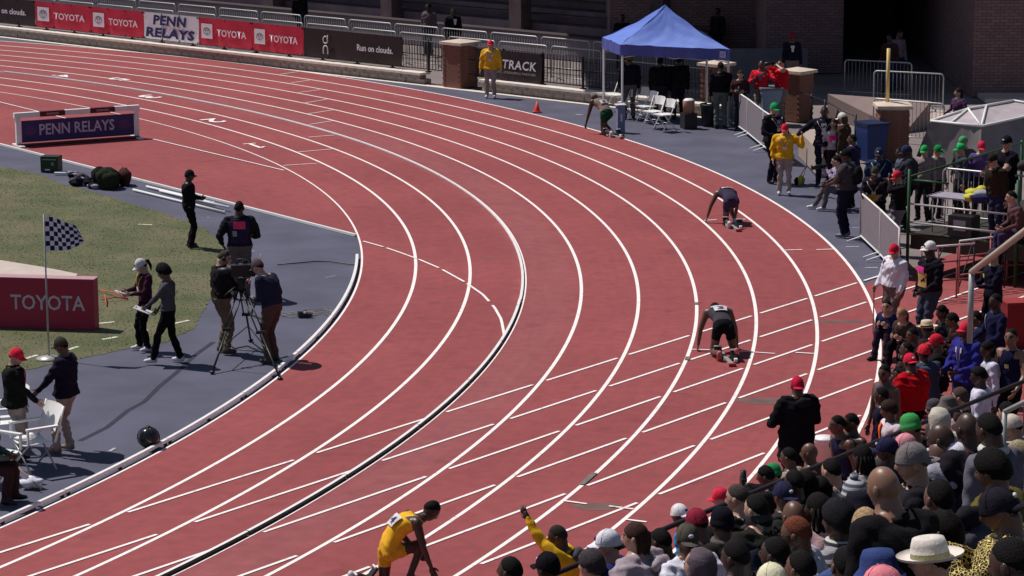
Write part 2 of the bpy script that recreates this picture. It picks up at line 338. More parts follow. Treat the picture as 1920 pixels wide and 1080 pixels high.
m=MB().box((0,0,0),(.44,.30,.13)); stm=m.mesh('stone'); stm.materials.append(MST)
m=MB().box((0,0,0),(1.18,.46,.07)); cpm=m.mesh('coping'); cpm.materials.append(MCOP)
s=39.6
while s<84:
    if not(49.2<s<51):
        for j,(z,) in enumerate(((.065,),(.20,))):
            for q_ in range(3):
                o=link('stone',stm,wall); o.location=WP(s+.4*q_+(.2 if j else 0),.17+random.uniform(-.012,.012),z); o.rotation_euler=(0,0,wrz); o.scale=(.88+random.uniform(-.06,.04),1,1)
        o=link('coping',cpm,wall); o.location=WP(s+.45,.12,.30); o.rotation_euler=(0,0,wrz)
    s+=1.2
strip([WP(s_,-.13) for s_ in (39.6,60,84)],.26,-.010,'pale_kerb_strip',MCOP,tk)
MPF=M('fence_black',(.010,.009,.010),.5,.1,9)
# black fence posts and rails
fence=empty('fence',(0,0,0),0,'black steel picket fence standing on the low stone wall','fence')
for s_ in np.arange(40.6,84,1.55):
    p=WP(s_,.27,.335); m=MB().box((p.x,p.y,.335+.47),(.05,.05,.94),wrz).box((p.x,p.y,.35),(.14,.14,.03),wrz); m.build('post',MPF,fence)
for z in (.42,.85,1.26):
    a,b=WP(40.6,.27,z),WP(84,.27,z); m=MB().tube([a,b],.014,6); m.build('rail',MPF if z<1.2 else M('fence_rail',(.22,.19,.2),.5,.1,9),fence)
pk=MB().box((0,0,.42),(.016,.016,.84)).mesh('picket'); pk.materials.append(MPF)
for s_ in np.arange(41,49.1,.125):
    o=link('picket',pk,fence); o.location=WP(s_,.27,.42); o.rotation_euler=(0,0,wrz)
for s_ in np.arange(50.9,53.2,.125):
    o=link('picket',pk,fence); o.location=WP(s_,.27,.42); o.rotation_euler=(0,0,wrz)
def banner(u0,u1,mat,label,z0=.44,z1=1.32,off=.20):
    a,b=WP(ws(u0),off,0),WP(ws(u1),off,0); L_=(b-a).length; c=(a+b)/2; e=empty('banner',c,0,label,'banner')
    xd=(b-a).normalized(); rz=math.atan2(xd.y,xd.x)
    # slightly billowed vinyl
    m=MB(); N=14; vs=[]; fs=[]
    for j in range(5):
        for i in range(N+1):
            x=-L_/2+L_*i/N; z=z0+(z1-z0)*j/4; y=.014*math.sin(i*1.7+j)+.012*math.sin(i*.6)+.007*math.sin(i*3.1-j*1.3)
            vs.append((x,y,z))
    for j in range(4):
        for i in range(N): k=j*(N+1)+i; fs.append((k,k+1,k+N+2,k+N+1))
    nb=len(vs); vs+= [(x,y+.02,z) for x,y,z in vs]; fs+=[tuple(nb+i for i in f[::-1]) for f in fs]
    m.add(vs,fs,0,True); sh=m.build('banner_sheet',mat,e); sh.rotation_euler=(0,0,rz)
    for q_ in range(int(L_/.9)+1):
        for zz in (z0+.03,z1-.03):
            t_=MB().box((-L_/2+.04+q_*(L_-.08)/int(L_/.9),-.006,zz),(.018,.05,.045)).build('cable_tie',MBLKC,e); t_.rotation_euler=(0,0,rz)
    nrm=xd.cross(Vector((0,0,1)))  # toward the track
    return e,L_,xd,nrm
def logo_ring(e,c,xd,nrm,s,mat):
    m=MB()
    for (rx_,rz_,cz,tw) in ((1,.68,0,.10),(.38,.62,.04,.09),(.72,.26,.30,.09)):
        vs=[];fs=[];n=24
        for k in range(n):
            t=2*PI*k/n
            for q_ in (1,1-tw/ min(rx_,rz_)):
                p=Vector(c)+xd*(rx_*q_*math.cos(t)*s)+Vector((0,0,(cz+rz_*q_*math.sin(t))*s)); vs.append(p)
        for k in range(n): k2=(k+1)%n; fs.append((2*k,2*k2,2*k2+1,2*k+1))
        m.add(vs,fs)
    m.build('emblem',mat,e)
Z3=Vector((0,0,1))
def P_(L_,xd,nrm,fx,z,off=.050): return Vector((0,0,z))+xd*(L_*(fx-.5))+nrm*off
where={0:'leftmost of the red banners on the far fence',1:'red banner just left of the white banner',2:'red banner just right of the white banner',3:'red banner next to the black banner on the far fence'}
for k,(u0,u1) in enumerate(((61,165),(165.5,264),(368,467),(467.5,563))):
    e,L_,xd,nrm=banner(u0,u1,MRED,where[k])
    c=P_(L_,xd,nrm,.17,.90,.044); w=L_*.21
    MB().add([c-xd*w/2-Z3*.24,c+xd*w/2-Z3*.24,c+xd*w/2+Z3*.24,c-xd*w/2+Z3*.24],[(0,1,2,3)]).build('logo_panel',MWV,e)
    logo_ring(e,c+nrm*.006,xd,nrm,w*.33,M('logo_grey',(.25,.2,.24),.6))
    text('TOYOTA',P_(L_,xd,nrm,.64,.88),xd,Z3,L_*.55,.23,MWV,e,'lettering',.02)
e,L_,xd,nrm=banner(265,367,MWV,'white banner with navy slab lettering on the far fence')
MNT=M('navy_print',(.025,.02,.12),.6)
for tx,z,w in (('PENN',1.10,.62),('RELAYS',.68,.90)):
    text(tx,P_(L_,xd,nrm,.5,z),xd,Z3,L_*w,.33,MNT,e,'lettering',.045,.12,1.05)
e,L_,xd,nrm=banner(564,747,MDARKV,'long black banner with white lettering at right end of the banners')
text('Run on clouds.',P_(L_,xd,nrm,.745,.88),xd,Z3,L_*.36,.20,MWV,e,'lettering',.022)
def on_logo(e,c,xd,s):
    m=MB()
    for part in ('o','n'):
        cz=.30*s if part=='o' else -.28*s; pts=[]
        rng_=np.linspace(R(60),R(390),16) if part=='o' else np.linspace(R(0),R(180),12)
        pts=[Vector(c)+xd*(math.cos(t)*.2*s)+Z3*(cz+math.sin(t)*.22*s) for t in rng_]
        if part=='n': pts=[pts[0]-Z3*.3*s]+pts+[pts[-1]-Z3*.3*s]
        m.tube(pts,.035*s,6)
        if part=='o': m.tube([Vector(c)+xd*.2*s+Z3*(cz+.3*s),Vector(c)+xd*.2*s+Z3*(cz-.1*s)],.03*s,6)
    m.build('emblem',MWV,e)
on_logo(e,P_(L_,xd,nrm,.24,.86),xd,.5)
e,L_,xd,nrm=banner(-120,60,MDARKV,'black banner at the far left end of the fence')
text('Run on clouds.',P_(L_,xd,nrm,.745,.88),xd,Z3,L_*.36,.20,MWV,e,'lettering',.022)
e,L_,xd,nrm=banner(886,1009,MDARKV,'dark banner with white capitals right of the first brick pillar',.36,1.22)
text('FLOTRACK',P_(L_,xd,nrm,.54,.84),xd,Z3,L_*.80,.27,MWV,e,'lettering',.02,.15,1.1)
text('OFFICIAL STREAMING PARTNER',P_(L_,xd,nrm,.58,.60),xd,Z3,L_*.7,.07,M('grey_print',(.4,.36,.38),.6),e,'lettering')
# brick pillars
MCAP=M('stone_cap',(.58,.47,.38),.85,.1,5,.2,20)
bk=MB().box((0,0,0),(.207,.10,.068)); bkm=bk.mesh('brick'); bkm.materials.append(MBRICK)
def pillar(p,w,h,label,rz=wrz):
    e=empty('brick_pillar',p,rz,label,'pillar','brick pillars along the wall')
    MB().box((0,0,h/2),(w-.012,w-.012,h)).build('core',MMORT,e)
    nb=int(round(w/.215)); bw_=w/nb; rows=int(h/.074)
    for r_ in range(rows):
        z=.037+r_*.074; sh=.5 if r_%2 else 0
        for sidei,(ax,ay,rot) in enumerate(((0,-1,0),(0,1,0),(-1,0,PI/2),(1,0,PI/2))):
            for i in range(nb):
                x=-w/2+bw_*(i+.5)+ (bw_*.07 if sh else -bw_*.07)
                o=link('brick',bkm,e); off=w/2-.05+random.uniform(-.0012,.0012)
                o.location=(x,ay*off,z) if sidei<2 else (ax*off,x,z); o.rotation_euler=(0,0,rot); o.scale=(bw_/.215,1,1)
    m=MB().box((0,0,h+.04),(w+.16,w+.16,.08)); nbv=[(-w/2-.08,-w/2-.08,h+.08),(w/2+.08,-w/2-.08,h+.08),(w/2+.08,w/2+.08,h+.08),(-w/2-.08,w/2+.08,h+.08),(0,0,h+.16)]
    m.add(nbv,[(0,1,4),(1,2,4),(2,3,4),(3,0,4)]); m.build('cap',MCAP,e); return e
pillar(WP(50.15,.3),.74,1.28,'brick pillar left of the yellow jacketed official')
pillar(ST(40.9,64.0),.62,1.28,'brick pillar seen under the blue canopy')
pillar(ST(38.1,63.7),.62,1.30,'brick pillar behind the two red shirted photographers',wrz)
pil4=pillar(ST(32.5,58.9),.72,1.30,'brick pillar with a yellow pole on its cap',R(0))
pp=ST(32.6,58.8,1.4); m=MB().tube([pp,pp+Z3*1.35],.045,10); tag(m.build('pole',M('yellow_paint',(.75,.55,.20),.5,.05,5)),'yellow pole standing on a brick pillar','pole')
# crowd barriers on the concourse
def make_barrier(w=2.0,h=1.08,nb=17):
    e=empty('crowd_barrier',(0,0,0)); m=MB(); r=.07; pts=[(-w/2,0,.12)]
    for cx,a0,a1 in ((-w/2+.1,PI,PI/2),(w/2-.1,PI/2,0)):
        pts+=[(cx+.1*math.cos(a0+(a1-a0)*i/4),0,h-.1+.1*math.sin(a0+(a1-a0)*i/4)) for i in range(5)]
    pts+=[(w/2,0,.12)]; m.tube(pts,.021,8); m.tube([(-w/2,0,.16),(w/2,0,.16)],.017,6); m.build('frame',MSTEEL,e)
    bm_=MB().tube([(0,0,.16),(0,0,h-.02)],.008,5).mesh('bar'); bm_.materials.append(M('dull_steel',(.22,.20,.20),.6,.1,9))
    for i in range(nb):
        o=link('bar',bm_,e); o.location=(-w/2+w*(i+1)/(nb+1),0,0)
    for sx in (-1,1):
        MB().tube([(sx*w*.36,-.28,.02),(sx*w*.36,0,.12),(sx*w*.36,.28,.02)],.017,6).build('foot',MSTEEL,e)
    return e
B0=make_barrier(); first=[True]
def barrier(p,rz,label,group='steel crowd barriers on the concourse'):
    e=B0 if first[0] else copy_tree(B0); first[0]=False; e.location=p; e.rotation_euler=(0,0,rz); tag(e,label,'crowd barrier',group); return e
def bwhere(s,r_):
    n=int(round((s-(43.4 if r_==0 else 45.2))/2.12)); L=('behind the blue canopy','left of the canopy','behind the pickets right of the dark banner','behind the right end of the dark banner','behind the yellow jacketed official','behind the first brick pillar','behind the gap of bare fence','behind the right end of the black banner','behind the middle of the black banner','behind the rounded white emblem','behind the fourth red banner','behind the third red banner','behind the white banner','behind the second red banner','behind the leftmost red banner','behind the far left black banner')
    return L[min(n,15)]
bl=0; rowname={0:'front row',1:'back row'}
for r_,(t,s0,s1) in enumerate(((66.9,43.4,74),(68.7,45.2,76))):
    s=s0
    while s<s1:
        barrier(ST(s,t+.06*(s-50)*.9+(s-50)*.03),wrz,'steel crowd barrier of the concourse %s, %s'%(rowname[r_],bwhere(s,r_)),'%s of steel barriers on the concourse'%rowname[r_]); s+=2.12
# concourse back: stepped stand with dark walls
far=tag(empty('far_stand',(0,0,0)),'shaded lower part of the far grandstand behind the concourse','grandstand')
def sbox(s0,s1,t0,t1,z0,z1,name,mat,par,sk=.105):
    pts=[ST(s0,t0+sk*(s0-44)),ST(s1,t0+sk*(s1-44)),ST(s1,t1+sk*(s1-44)),ST(s0,t1+sk*(s0-44))]
    return prism(pts,z0,z1,name,mat,par)
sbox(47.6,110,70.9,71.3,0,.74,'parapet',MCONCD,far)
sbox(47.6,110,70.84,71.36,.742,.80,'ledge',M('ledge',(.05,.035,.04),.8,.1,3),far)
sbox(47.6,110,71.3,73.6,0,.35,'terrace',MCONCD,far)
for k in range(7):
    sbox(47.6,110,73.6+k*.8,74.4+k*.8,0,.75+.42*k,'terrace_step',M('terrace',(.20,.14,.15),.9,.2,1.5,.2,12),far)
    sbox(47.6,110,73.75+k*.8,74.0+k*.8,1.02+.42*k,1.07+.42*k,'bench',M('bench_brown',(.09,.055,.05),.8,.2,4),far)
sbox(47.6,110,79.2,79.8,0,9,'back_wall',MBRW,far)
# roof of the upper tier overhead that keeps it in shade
sbox(40,120,72.5,90,7.0,7.5,'upper_shade_deck',MCONCD,far)
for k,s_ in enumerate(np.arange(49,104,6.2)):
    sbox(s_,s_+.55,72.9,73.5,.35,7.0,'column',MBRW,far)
# brick gateway building on the right
gate=tag(empty('brick_gatehouse',(0,0,0)),'dark brick gatehouse with a deep shaded archway at upper right','building')
def rbox(s0,s1,t0,t1,z0,z1,name,mat,par): return prism([ST(s0,t0),ST(s1,t0),ST(s1,t1),ST(s0,t1)],z0,z1,name,mat,par)
def brickwall_mat():
    m=bpy.data.materials.new('brick_wall'); m.use_nodes=True; n=m.node_tree; L=n.links; b=n.nodes['Principled BSDF']; b.inputs['Roughness'].default_value=.9
    tc=n.nodes.new('ShaderNodeTexCoord'); mp=n.nodes.new('ShaderNodeMapping'); mp.inputs['Rotation'].default_value=(R(90),0,0); 
    sx=n.nodes.new('ShaderNodeSeparateXYZ'); L.new(tc.outputs['Object'],sx.inputs[0]); ad=n.nodes.new('ShaderNodeMath'); L.new(sx.outputs[0],ad.inputs[0]); L.new(sx.outputs[1],ad.inputs[1])
    cb=n.nodes.new('ShaderNodeCombineXYZ'); L.new(ad.outputs[0],cb.inputs[0]); L.new(sx.outputs[2],cb.inputs[1])
    br=n.nodes.new('ShaderNodeTexBrick'); L.new(cb.outputs[0],br.inputs['Vector']); br.inputs['Scale'].default_value=1; br.inputs['Brick Width'].default_value=.26; br.inputs['Row Height'].default_value=.09; br.inputs['Mortar Size'].default_value=.010
    br.inputs['Color1'].default_value=(.20,.105,.105,1); br.inputs['Color2'].default_value=(.26,.15,.14,1); br.inputs['Mortar'].default_value=(.09,.065,.065,1); L.new(br.outputs[0],b.inputs['Base Color'])
    return m
MBW=brickwall_mat()
# pier right of the arch (x>13 at y~79)
def wbox(x0,x1,y0,y1,z0,z1,name,mat,par): return prism([(x0,y0),(x1,y0),(x1,y1),(x0,y1)],z0,z1,name,mat,par)
wbox(13.35,24,78.6,97,0,4.6,'brick_pier',MBW,gate); wbox(-4,13.3,81,97,12,12.6,'upper_shade_deck',MCONCD,gate); wbox(-4,-3.2,96,97,9.6,12,'deck_support',MCONCD,gate)  # unseen deck slab added overhead to shade the ground before the gatehouse
wbox(7.9,10.3,84.5,96,0,9,'brick_pier',MBW,gate)
wbox(3.2,7.9,88.5,96,0,9,'brick_wall',MBW,gate)
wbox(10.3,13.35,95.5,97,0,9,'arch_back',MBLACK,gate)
wbox(10.3,13.35,84.5,95.5,3.6,9,'arch_head',MBW,gate)
wbox(2,24,80,97,9,9.6,'roof',MBW,gate)
wbox(5.3,9.0,82.6,83.0,0,.95,'planter_wall',M('pale_wall',(.17,.15,.16),.9,.1,3),gate)
wbox(13.5,24,77.2,78.6,0,.12,'step',M('pale_pave',(.48,.38,.34),.9,.08,2),gate)
# pale ramp and pavement between the gatehouse and the pillar
prism([G(1690,200),G(1920,225),G(1920,262),G(1745,240)],0,.02,'pavement',M('pale_pave',(.44,.35,.31),.9,.08,2)).__setitem__('kind','structure')
rp=empty('ramp',(0,0,0),0,'pinkish concrete ramp beside the brick pillar with yellow pole','ramp')
a,b,c_,d_=G(1552,176,.7),G(1745,190,.7),G(1700,245,.05),G(1630,215,.35)
m=MB(); top=[a,b,c_,d_]; m.add([*top,*[Vector((p.x,p.y,-.02)) for p in top]],[(0,1,2,3)[::-1],(3,2,6,7),(0,3,7,4),(1,0,4,5),(2,1,5,6)]); m.build('ramp_body',M('ramp_concrete',(.23,.165,.155),.9,.08,2),rp)
# ============================================================ CANOPY TENT
tn=empty('canopy_tent',(0,0,0),0,'blue pop-up canopy tent with white legs beside the fence','canopy tent')
cFR,cFL,cBL=[Vector((p_.x,p_.y,0)) for p_ in (G(1369,112,1.80),G(1163,101,1.82),G(1129,84,1.86))]; cBR=cFR+cBL-cFL; ed=(cFR-cFL).normalized(); pd_=Vector((-ed.y,ed.x,0))
TZ,PZ=2.07,3.10; cor=[cFL,cFR,cBR,cBL]; ctr=(cFL+cBR)/2+Vector((0,0,PZ))
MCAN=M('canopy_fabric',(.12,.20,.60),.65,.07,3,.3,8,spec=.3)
m=MB(); Nn=18
for k in range(4):
    A_,B_=cor[k]+Z3*TZ,cor[(k+1)%4]+Z3*TZ; vs=[];fs=[]
    for j in range(Nn+1):
        f=j/Nn; 
        for i in range(Nn+1):
            g_=i/Nn; e_=A_.lerp(B_,g_); p=e_.lerp(ctr,f); 
            sag=-.16*math.sin(PI*f)*(.35+.65*math.sin(PI*g_)); p=p+Z3*(sag+.012*math.sin(9*g_+4*f+k))
            vs.append(p+Z3*(.016*math.sin(17*g_+6*f+2*k)*math.sin(11*f+k)+.01*math.sin(29*g_-13*f)))
    for j in range(Nn):
        for i in range(Nn): q=j*(Nn+1)+i; fs.append((q,q+1,q+Nn+2,q+Nn+1))
    m.add(vs,fs,0,True)
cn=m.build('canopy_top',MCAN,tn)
for k in range(4):
    A_,B_=cor[k],cor[(k+1)%4]; m=MB(); vs=[];fs=[];N=16; od=(B_-A_).normalized().cross(Z3)
    for i in range(N+1):
        p=A_.lerp(B_,i/N); w_=.012*math.sin(i*1.3+k)
        vs+=[p+Z3*TZ+od*.002,p+Z3*(TZ-.15)+od*(.004+w_),p+Z3*(TZ-.29)+od*(.01+w_*2)]
    for i in range(N): q=i*3; fs+=[(q,q+1,q+4,q+3),(q+1,q+2,q+5,q+4)]
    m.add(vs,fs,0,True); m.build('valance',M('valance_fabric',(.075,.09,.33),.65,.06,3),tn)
for k in range(4):
    p=cor[k]*1.0+ (ctr-cor[k]-Z3*PZ).normalized()*.06; m=MB().box((p.x,p.y,TZ/2-.02),(.045,.045,TZ-.06),wrz).box((p.x,p.y,.01),(.12,.12,.015),wrz); m.build('leg',MWHITE,tn)
for k in range(4):
    cc_=Vector((ctr.x,ctr.y,0)); A_,B_=cor[k].lerp(cc_,.05)+Z3*(TZ-.1),cor[(k+1)%4].lerp(cc_,.05)+Z3*(TZ-.1); mid=(A_+B_)/2; m=MB().tube([A_,mid-Z3*.22,B_],.012,5).tube([A_-Z3*.25,mid,B_-Z3*.25],.012,5); m.build('truss',MWHITE,tn)
c=cFR+(cFL-cFR).normalized()*.2+Z3*(TZ-.14)-pd_*.035
MB().box(c,(.17,.006,.17),math.atan2(ed.y,ed.x)).build('label_patch',M('patch',(.5,.5,.7),.6),tn)
text('E-Z',c-pd_*.006,ed,Z3,.1,.07,MNT,tn)
e=empty('black_bin',G(1330,236),0,'round black bin with pale rim at the canopy corner','bin'); MB().lathe([(0,.04),(.20,.04),(.24,.5),(.27,.58),(.26,.60),(.23,.58)],n=18).build('bin_body',MBLKC,e); MB().lathe([(.0,.62),(.06,.62),(.07,.60)],n=12).build('lid_knob',MWHITE,e)
e=empty('orange_cooler',G(1291,240),.3,'orange and white drinks cooler on a dark crate under the canopy','cooler'); MB().box((0,0,.2),(.36,.36,.4)).build('crate',MBLKC,e); MB().lathe([(0,.41),(.15,.41),(.16,.72),(.15,.74),(0,.74)],n=18).build('cooler_body',M('cooler_orange',(.45,.22,.14),.5),e); MB().lathe([(0,.80),(.10,.79),(.155,.745),(.155,.74)],n=18).build('lid',MWHITE,e)
# folding chairs
def make_chair():
    e=empty('folding_chair',(0,0,0)); w=.44
    for sx in (-1,1):
        MB().tube([(sx*w/2,-.22,0),(sx*w/2,.06,.45),(sx*w/2,.22,.84)],.012,6).tube([(sx*w/2*.9,.28,0),(sx*w/2*.9,-.14,.45)],.012,6).build('leg_frame',MWHITE,e)
    m=MB(); m.box((0,-.02,.45),(.42,.40,.025)); m.build('seat',MWHITE,e)
    m=MB(); m.add([(-.2,.19,.62),(.2,.19,.62),(.2,.235,.84),(-.2,.235,.84),(0,.225,.62),(0,.265,.85)],[(0,4,5,3),(4,1,2,5)]); m.add([(-.2,.20,.62),(.2,.20,.62),(.2,.245,.84),(-.2,.245,.84),(0,.235,.62),(0,.275,.85)],[(3,5,4,0),(5,2,1,4)])
    m.build('backrest',MWHITE,e)
    m=MB().tube([(-w/2,-.1,.2),(w/2,-.1,.2)],.009,5).tube([(-w/2,.16,.2),(w/2,.16,.2)],.009,5); m.build('crossbar',MWHITE,e); return e
C0=make_chair(); cf=[1]
for u,v,rz,lb in ((1155,208,R(-60),'white folding chair farthest left under the canopy, back upright'),(1176,222,R(-120),'white folding chair beside the lane post'),(1200,222,R(-50),'second white folding chair in the row in front of the officials'),(1213,230,R(-60),'third white folding chair in the row in front of the officials'),(1225,240,R(-50),'white folding chair half turned behind the sunlit one'),(1245,246,R(-55),'sunlit white folding chair nearest the camera under the canopy')):
    e=C0 if cf[0] else copy_tree(C0); cf[0]=0; e.location=G(u,v); e.rotation_euler=(0,0,rz+R(0)); tag(e,lb,'chair','white folding chairs under the canopy')
# lane marker post by the runner
e=empty('lane_marker_post',G(1163,248),R(15),'grey blue lane number post beside the far kneeling runner','marker post')
MB().box((0,0,.36),(.20,.20,.72)).build('post_body',M('post_blue',(.20,.22,.36),.6,.1,4),e); MB().box((0,0,.735),(.27,.24,.03)).build('top_plate',MWHITE,e)
text('1',(0,-.104,.40),(1,0,0),Z3,.05,.2,MWV,e)
# cone
e=empty('traffic_cone',G(1007,210),0,'small orange red cone on the blue surface by the outer line','cone')
MB().lathe([(0,.30),(.02,.30),(.085,.02),(.085,0)],n=16).build('cone_body',M('cone_orange',(.75,.06,.03),.5),e); MB().box((0,0,.012),(.24,.24,.024)).build('base',M('cone_orange',(.75,.06,.03),.5),e)
# fabric-covered barrier runs beside the officials
def panel_run(pts,label,h=1.0):
    e=empty('panel_barrier',(0,0,0),0,label,'barrier'); MF=M('grey_mesh_fabric',(.20,.17,.19),.8,.06,6)
    for i in range(len(pts)-1):
        a,b=Vector(pts[i]),Vector(pts[i+1]); a=a.lerp(b,.012); 
        m=MB().tube([a+Z3*.12,a+Z3*h,b+Z3*h,b+Z3*.12,a+Z3*.12],.022,7); m.build('frame',MWHITE,e)
        d=(b-a); c=(a+b)/2; MB().box((c.x,c.y,.56),(d.length-.05,.01,h-.16),math.atan2(d.y,d.x)).build('panel',MF,e)
        n2=Vector((-d.y,d.x,0)).normalized()
        for f in (.08,.92):
            p=a.lerp(b,f); m=MB().tube([p+n2*.3+Z3*.02,p+Z3*.12,p-n2*.3+Z3*.02],.018,6); m.build('foot',MWHITE,e)
panel_run([ST(39.2,62.0),ST(37.5,60.2),ST(35.9,58.4),ST(34.2,56.6)],'run of grey panelled barriers angling from the canopy to the green capped man')
panel_run([ST(27.6,48.75),ST(26.2,47.1),ST(24.9,45.5)],'grey panelled barriers in front of the broadcast platform')
# ============================================================ BARRIER (steeplechase)
pl,pr=G(28,275),G(262,258); hd=(pr-pl); hl=hd.length; hx=hd.normalized(); hn=Vector((hx.y,-hx.x,0)); hrz=math.atan2(hx.y,hx.x)
e=empty('steeplechase_barrier',pl,hrz,'long white steeplechase barrier with a navy lettered banner in the red bay','barrier')
seg=hl/5*1.0
for i in range(5):
    MB().box((seg*(i+.5),0,.80),(seg*.998,.13,.13)).build('beam_section',MWHITE if i%2==0 else M('dark_red_beam',(.075,.008,.012),.5),e)
    if i%2:
        MB().box((seg*(i+.5),-.068,.80),(seg*.5,.004,.05)).build('print',M('faded_print',(.35,.2,.2),.6),e)
for x in (.10,hl-.08):
    MB().box((x,0,.37),(.12,.10,.735)).box((x,0,.02),(.14,.7,.04)).build('post',MWHITE,e)
MB().box((hl/2+.02,-.01,.37),(hl-.34,.03,.56)).build('banner_panel',MNAVY,e)
MB().box((hl/2,-.05,.035),(hl-.1,.16,.05)).build('base_board',M('base_maroon',(.16,.03,.03),.7),e)
text('PENN RELAYS',(hl/2-.02,-.032,.40),(1,0,0),Z3,hl*.60,.29,M('silver_print',(.50,.46,.58),.5),e,'lettering',.018)
for x in (.42,hl-.42):
    MB().add([(x+.15*math.cos(t),-.032,.38+.13*math.sin(t)) for t in np.linspace(0,2*PI,20,endpoint=False)],[tuple(range(20))]).build('emblem',M('emblem_purple',(.09,.035,.13),.6),e)
# ============================================================ INFIELD THINGS
a,b=G(-60,612),G(178,619); bx=(b-a).normalized(); L_=(b-a).length
e=empty('red_sponsor_box',a,math.atan2(bx.y,bx.x),'large dark red sponsor board box standing on the grass','sponsor board')
MB().box((L_/2,.13,.45),(L_,.26,.90)).build('box_body',M('red_board',(.36,.02,.06),.55,.05,2),e)
MB().box((L_/2,.13,.906),(L_+.02,.28,.012)).build('top_trim',M('pale_trim',(.45,.25,.28),.6),e)
text('TOYOTA',(L_/2+.32,-.004,.47),(1,0,0),Z3,1.36,.27,M('silver_print2',(.55,.48,.55),.5),e,'lettering',.012)
bl_=[G(-300,470),G(0,492),G(80,505),G(146,518),G(140,526),G(0,540),G(-300,540)]
prism(bl_,-.005,.05,'pit_cover',M('pale_boards',(.50,.42,.37),.85,.08,3)); tag(bpy.data.objects['pit_cover'],'pale flat landing pit cover lying on the grass behind the red board','pit cover')
MRS=M('red_strap',(.6,.08,.04),.6)
m=MB(); 
for a_,b_ in (((188,548),(240,562)),((190,566),(240,562)),((196,556),(200,575))): m.tube([G(*a_)+Z3*.04,(G(*a_)+G(*b_))/2+Z3*.07,G(*b_)+Z3*.02],.012,5)
tag(m.build('strap',MRS),'thin red straps lying on grass beside the sponsor board','strap')
# checkered flag
fb=G(92,672); e=empty('checkered_flag',fb,0,'black and white checkered flag on a thin pale pole','flag')
MB().tube([(0,0,0),(0,0,2.46)],[.018,.012],8).build('pole',MSTEEL,e); MB().lathe([(0,.05),(.06,.05),(.22,.01),(.22,0)],n=18).build('base_plate',MSTEEL,e)
nx,nz=18,14; W_,H_=.64,.58; vs=[]
for j in range(nz+1):
    for i in range(nx+1):
        x=i/nx; z=j/nz; dr_=.28*x*x*(z)+.05*x*(1-z)
        vs.append((.015+W_*x*(1-.12*z*x)-.07*x*(1-z)*0,.06*math.sin(7*x+2*z)*x**.5+.03*math.sin(13*x-3*z)*x,2.42-H_+H_*z-dr_*.9+.02*math.sin(9*x)*x+ .16*x*x*(1-z)))
m=MB(); fs=[(j*(nx+1)+i,j*(nx+1)+i+1,(j+1)*(nx+1)+i+1,(j+1)*(nx+1)+i) for j in range(nz) for i in range(nx)]
m.add(vs,fs,0,True); m.m=[(i//2+j//2)%2 for j in range(nz) for i in range(nx)]
m.build('flag_cloth',[M('flag_white',(.80,.78,.84),.8),M('flag_black',(.012,.010,.03),.8)],e)
# black ball-like bag
e=empty('black_ball',G(279,840),0,'glossy round black ball lying beside the kerb rail','ball')
MB().ell((0,0,.16),(.165,.165,.16),20,14,fn=lambda d:1+.02*math.sin(5*math.atan2(d.y,d.x))*(1-abs(d.z))).build('shell',M('glossy_black',(.014,.013,.018),.18,.1,5,spec=.6),e)
m=MB()
for k in range(3):
    t0=k*PI/3; m.tube([(.168*math.cos(t0)*math.sin(a),.168*math.sin(t0)*math.sin(a),.16+.163*math.cos(a)) for a in np.linspace(0,2*PI,20)],.004,5)
m.build('seam',MBLKC,e); MB().lathe([(.0,.335),(.03,.335),(.035,.31)],n=10).build('valve_cap',MBLKC,e)
# green monitor box, pile of bags, poles
e=empty('monitor_case',G(97,321),R(-8),'dark green case with a white label standing by the red bay','case')
MB().box((0,0,.19),(.44,.34,.38)).build('case_body',M('dark_green',(.012,.028,.016),.5),e); MB().box((0,-.173,.31),(.34,.006,.03)).build('stripe',M('pale_grn',(.2,.25,.18),.6),e); MB().box((-.05,-.173,.06),(.12,.006,.03)).build('tag_plate',MWV,e); MB().ell((.08,-.172,.2),(.04,.006,.05),10,6).build('emblem',M('pale_grn',(.2,.25,.18),.6),e)
def lump(name,u,v,r,cols,label,cat,n=6,seed=0):
    rr=random.Random(seed); e=empty(name,G(u,v),rr.uniform(0,3),label,cat)
    for i in range(n):
        a_=rr.uniform(0,2*PI); d=rr.uniform(.1,.65)*r[0]; q_=(r[0]*rr.uniform(.25,.45),r[1]*rr.uniform(.25,.5),r[2]*rr.uniform(.5,1)); sd_=rr.uniform(0,9)
        MB().ell((d*math.cos(a_),d*.7*math.sin(a_),q_[2]*.8),q_,12,8,mat=Matrix.Rotation(rr.uniform(0,3),3,'Z'),fn=lambda d_,s_=sd_:1+.13*math.sin(7*d_.x+s_)*math.cos(6*d_.y+s_)+.1*math.sin(5*d_.z)).build('bag' if i%2 else 'bundle',cloth(rr.choice(cols)),e)
    return e
lump('kit_bag',214,350,(.66,.45,.30),[(.016,.014,.014),(.06,.025,.02),(.03,.035,.02)],'pile of black and brown kit bags against the white edging','bag',7,3)
for k_,(u_,v_,r_) in enumerate(((138,330,.16),(150,340,.20),(163,347,.22),(140,346,.18),(176,352,.16))):
    lump('camera_gear',u_,v_,(r_*1.7,r_*1.2,r_*.6),[(.02,.02,.03),(.12,.09,.11),(.25,.23,.3),(.015,.015,.02)],'small pile of dark camera gear, %s left of the kit bags'%('farthest from the camera','in the middle of those','brightest of those','nearest the grass','closest to the bags')[k_],'camera gear',6,30+k_)
m=MB().box(G(113,325,.03),(.28,.09,.05),R(-5)); tag(m.build('white_case',MWHITE),'small white case on the ground near the dark green case','case')
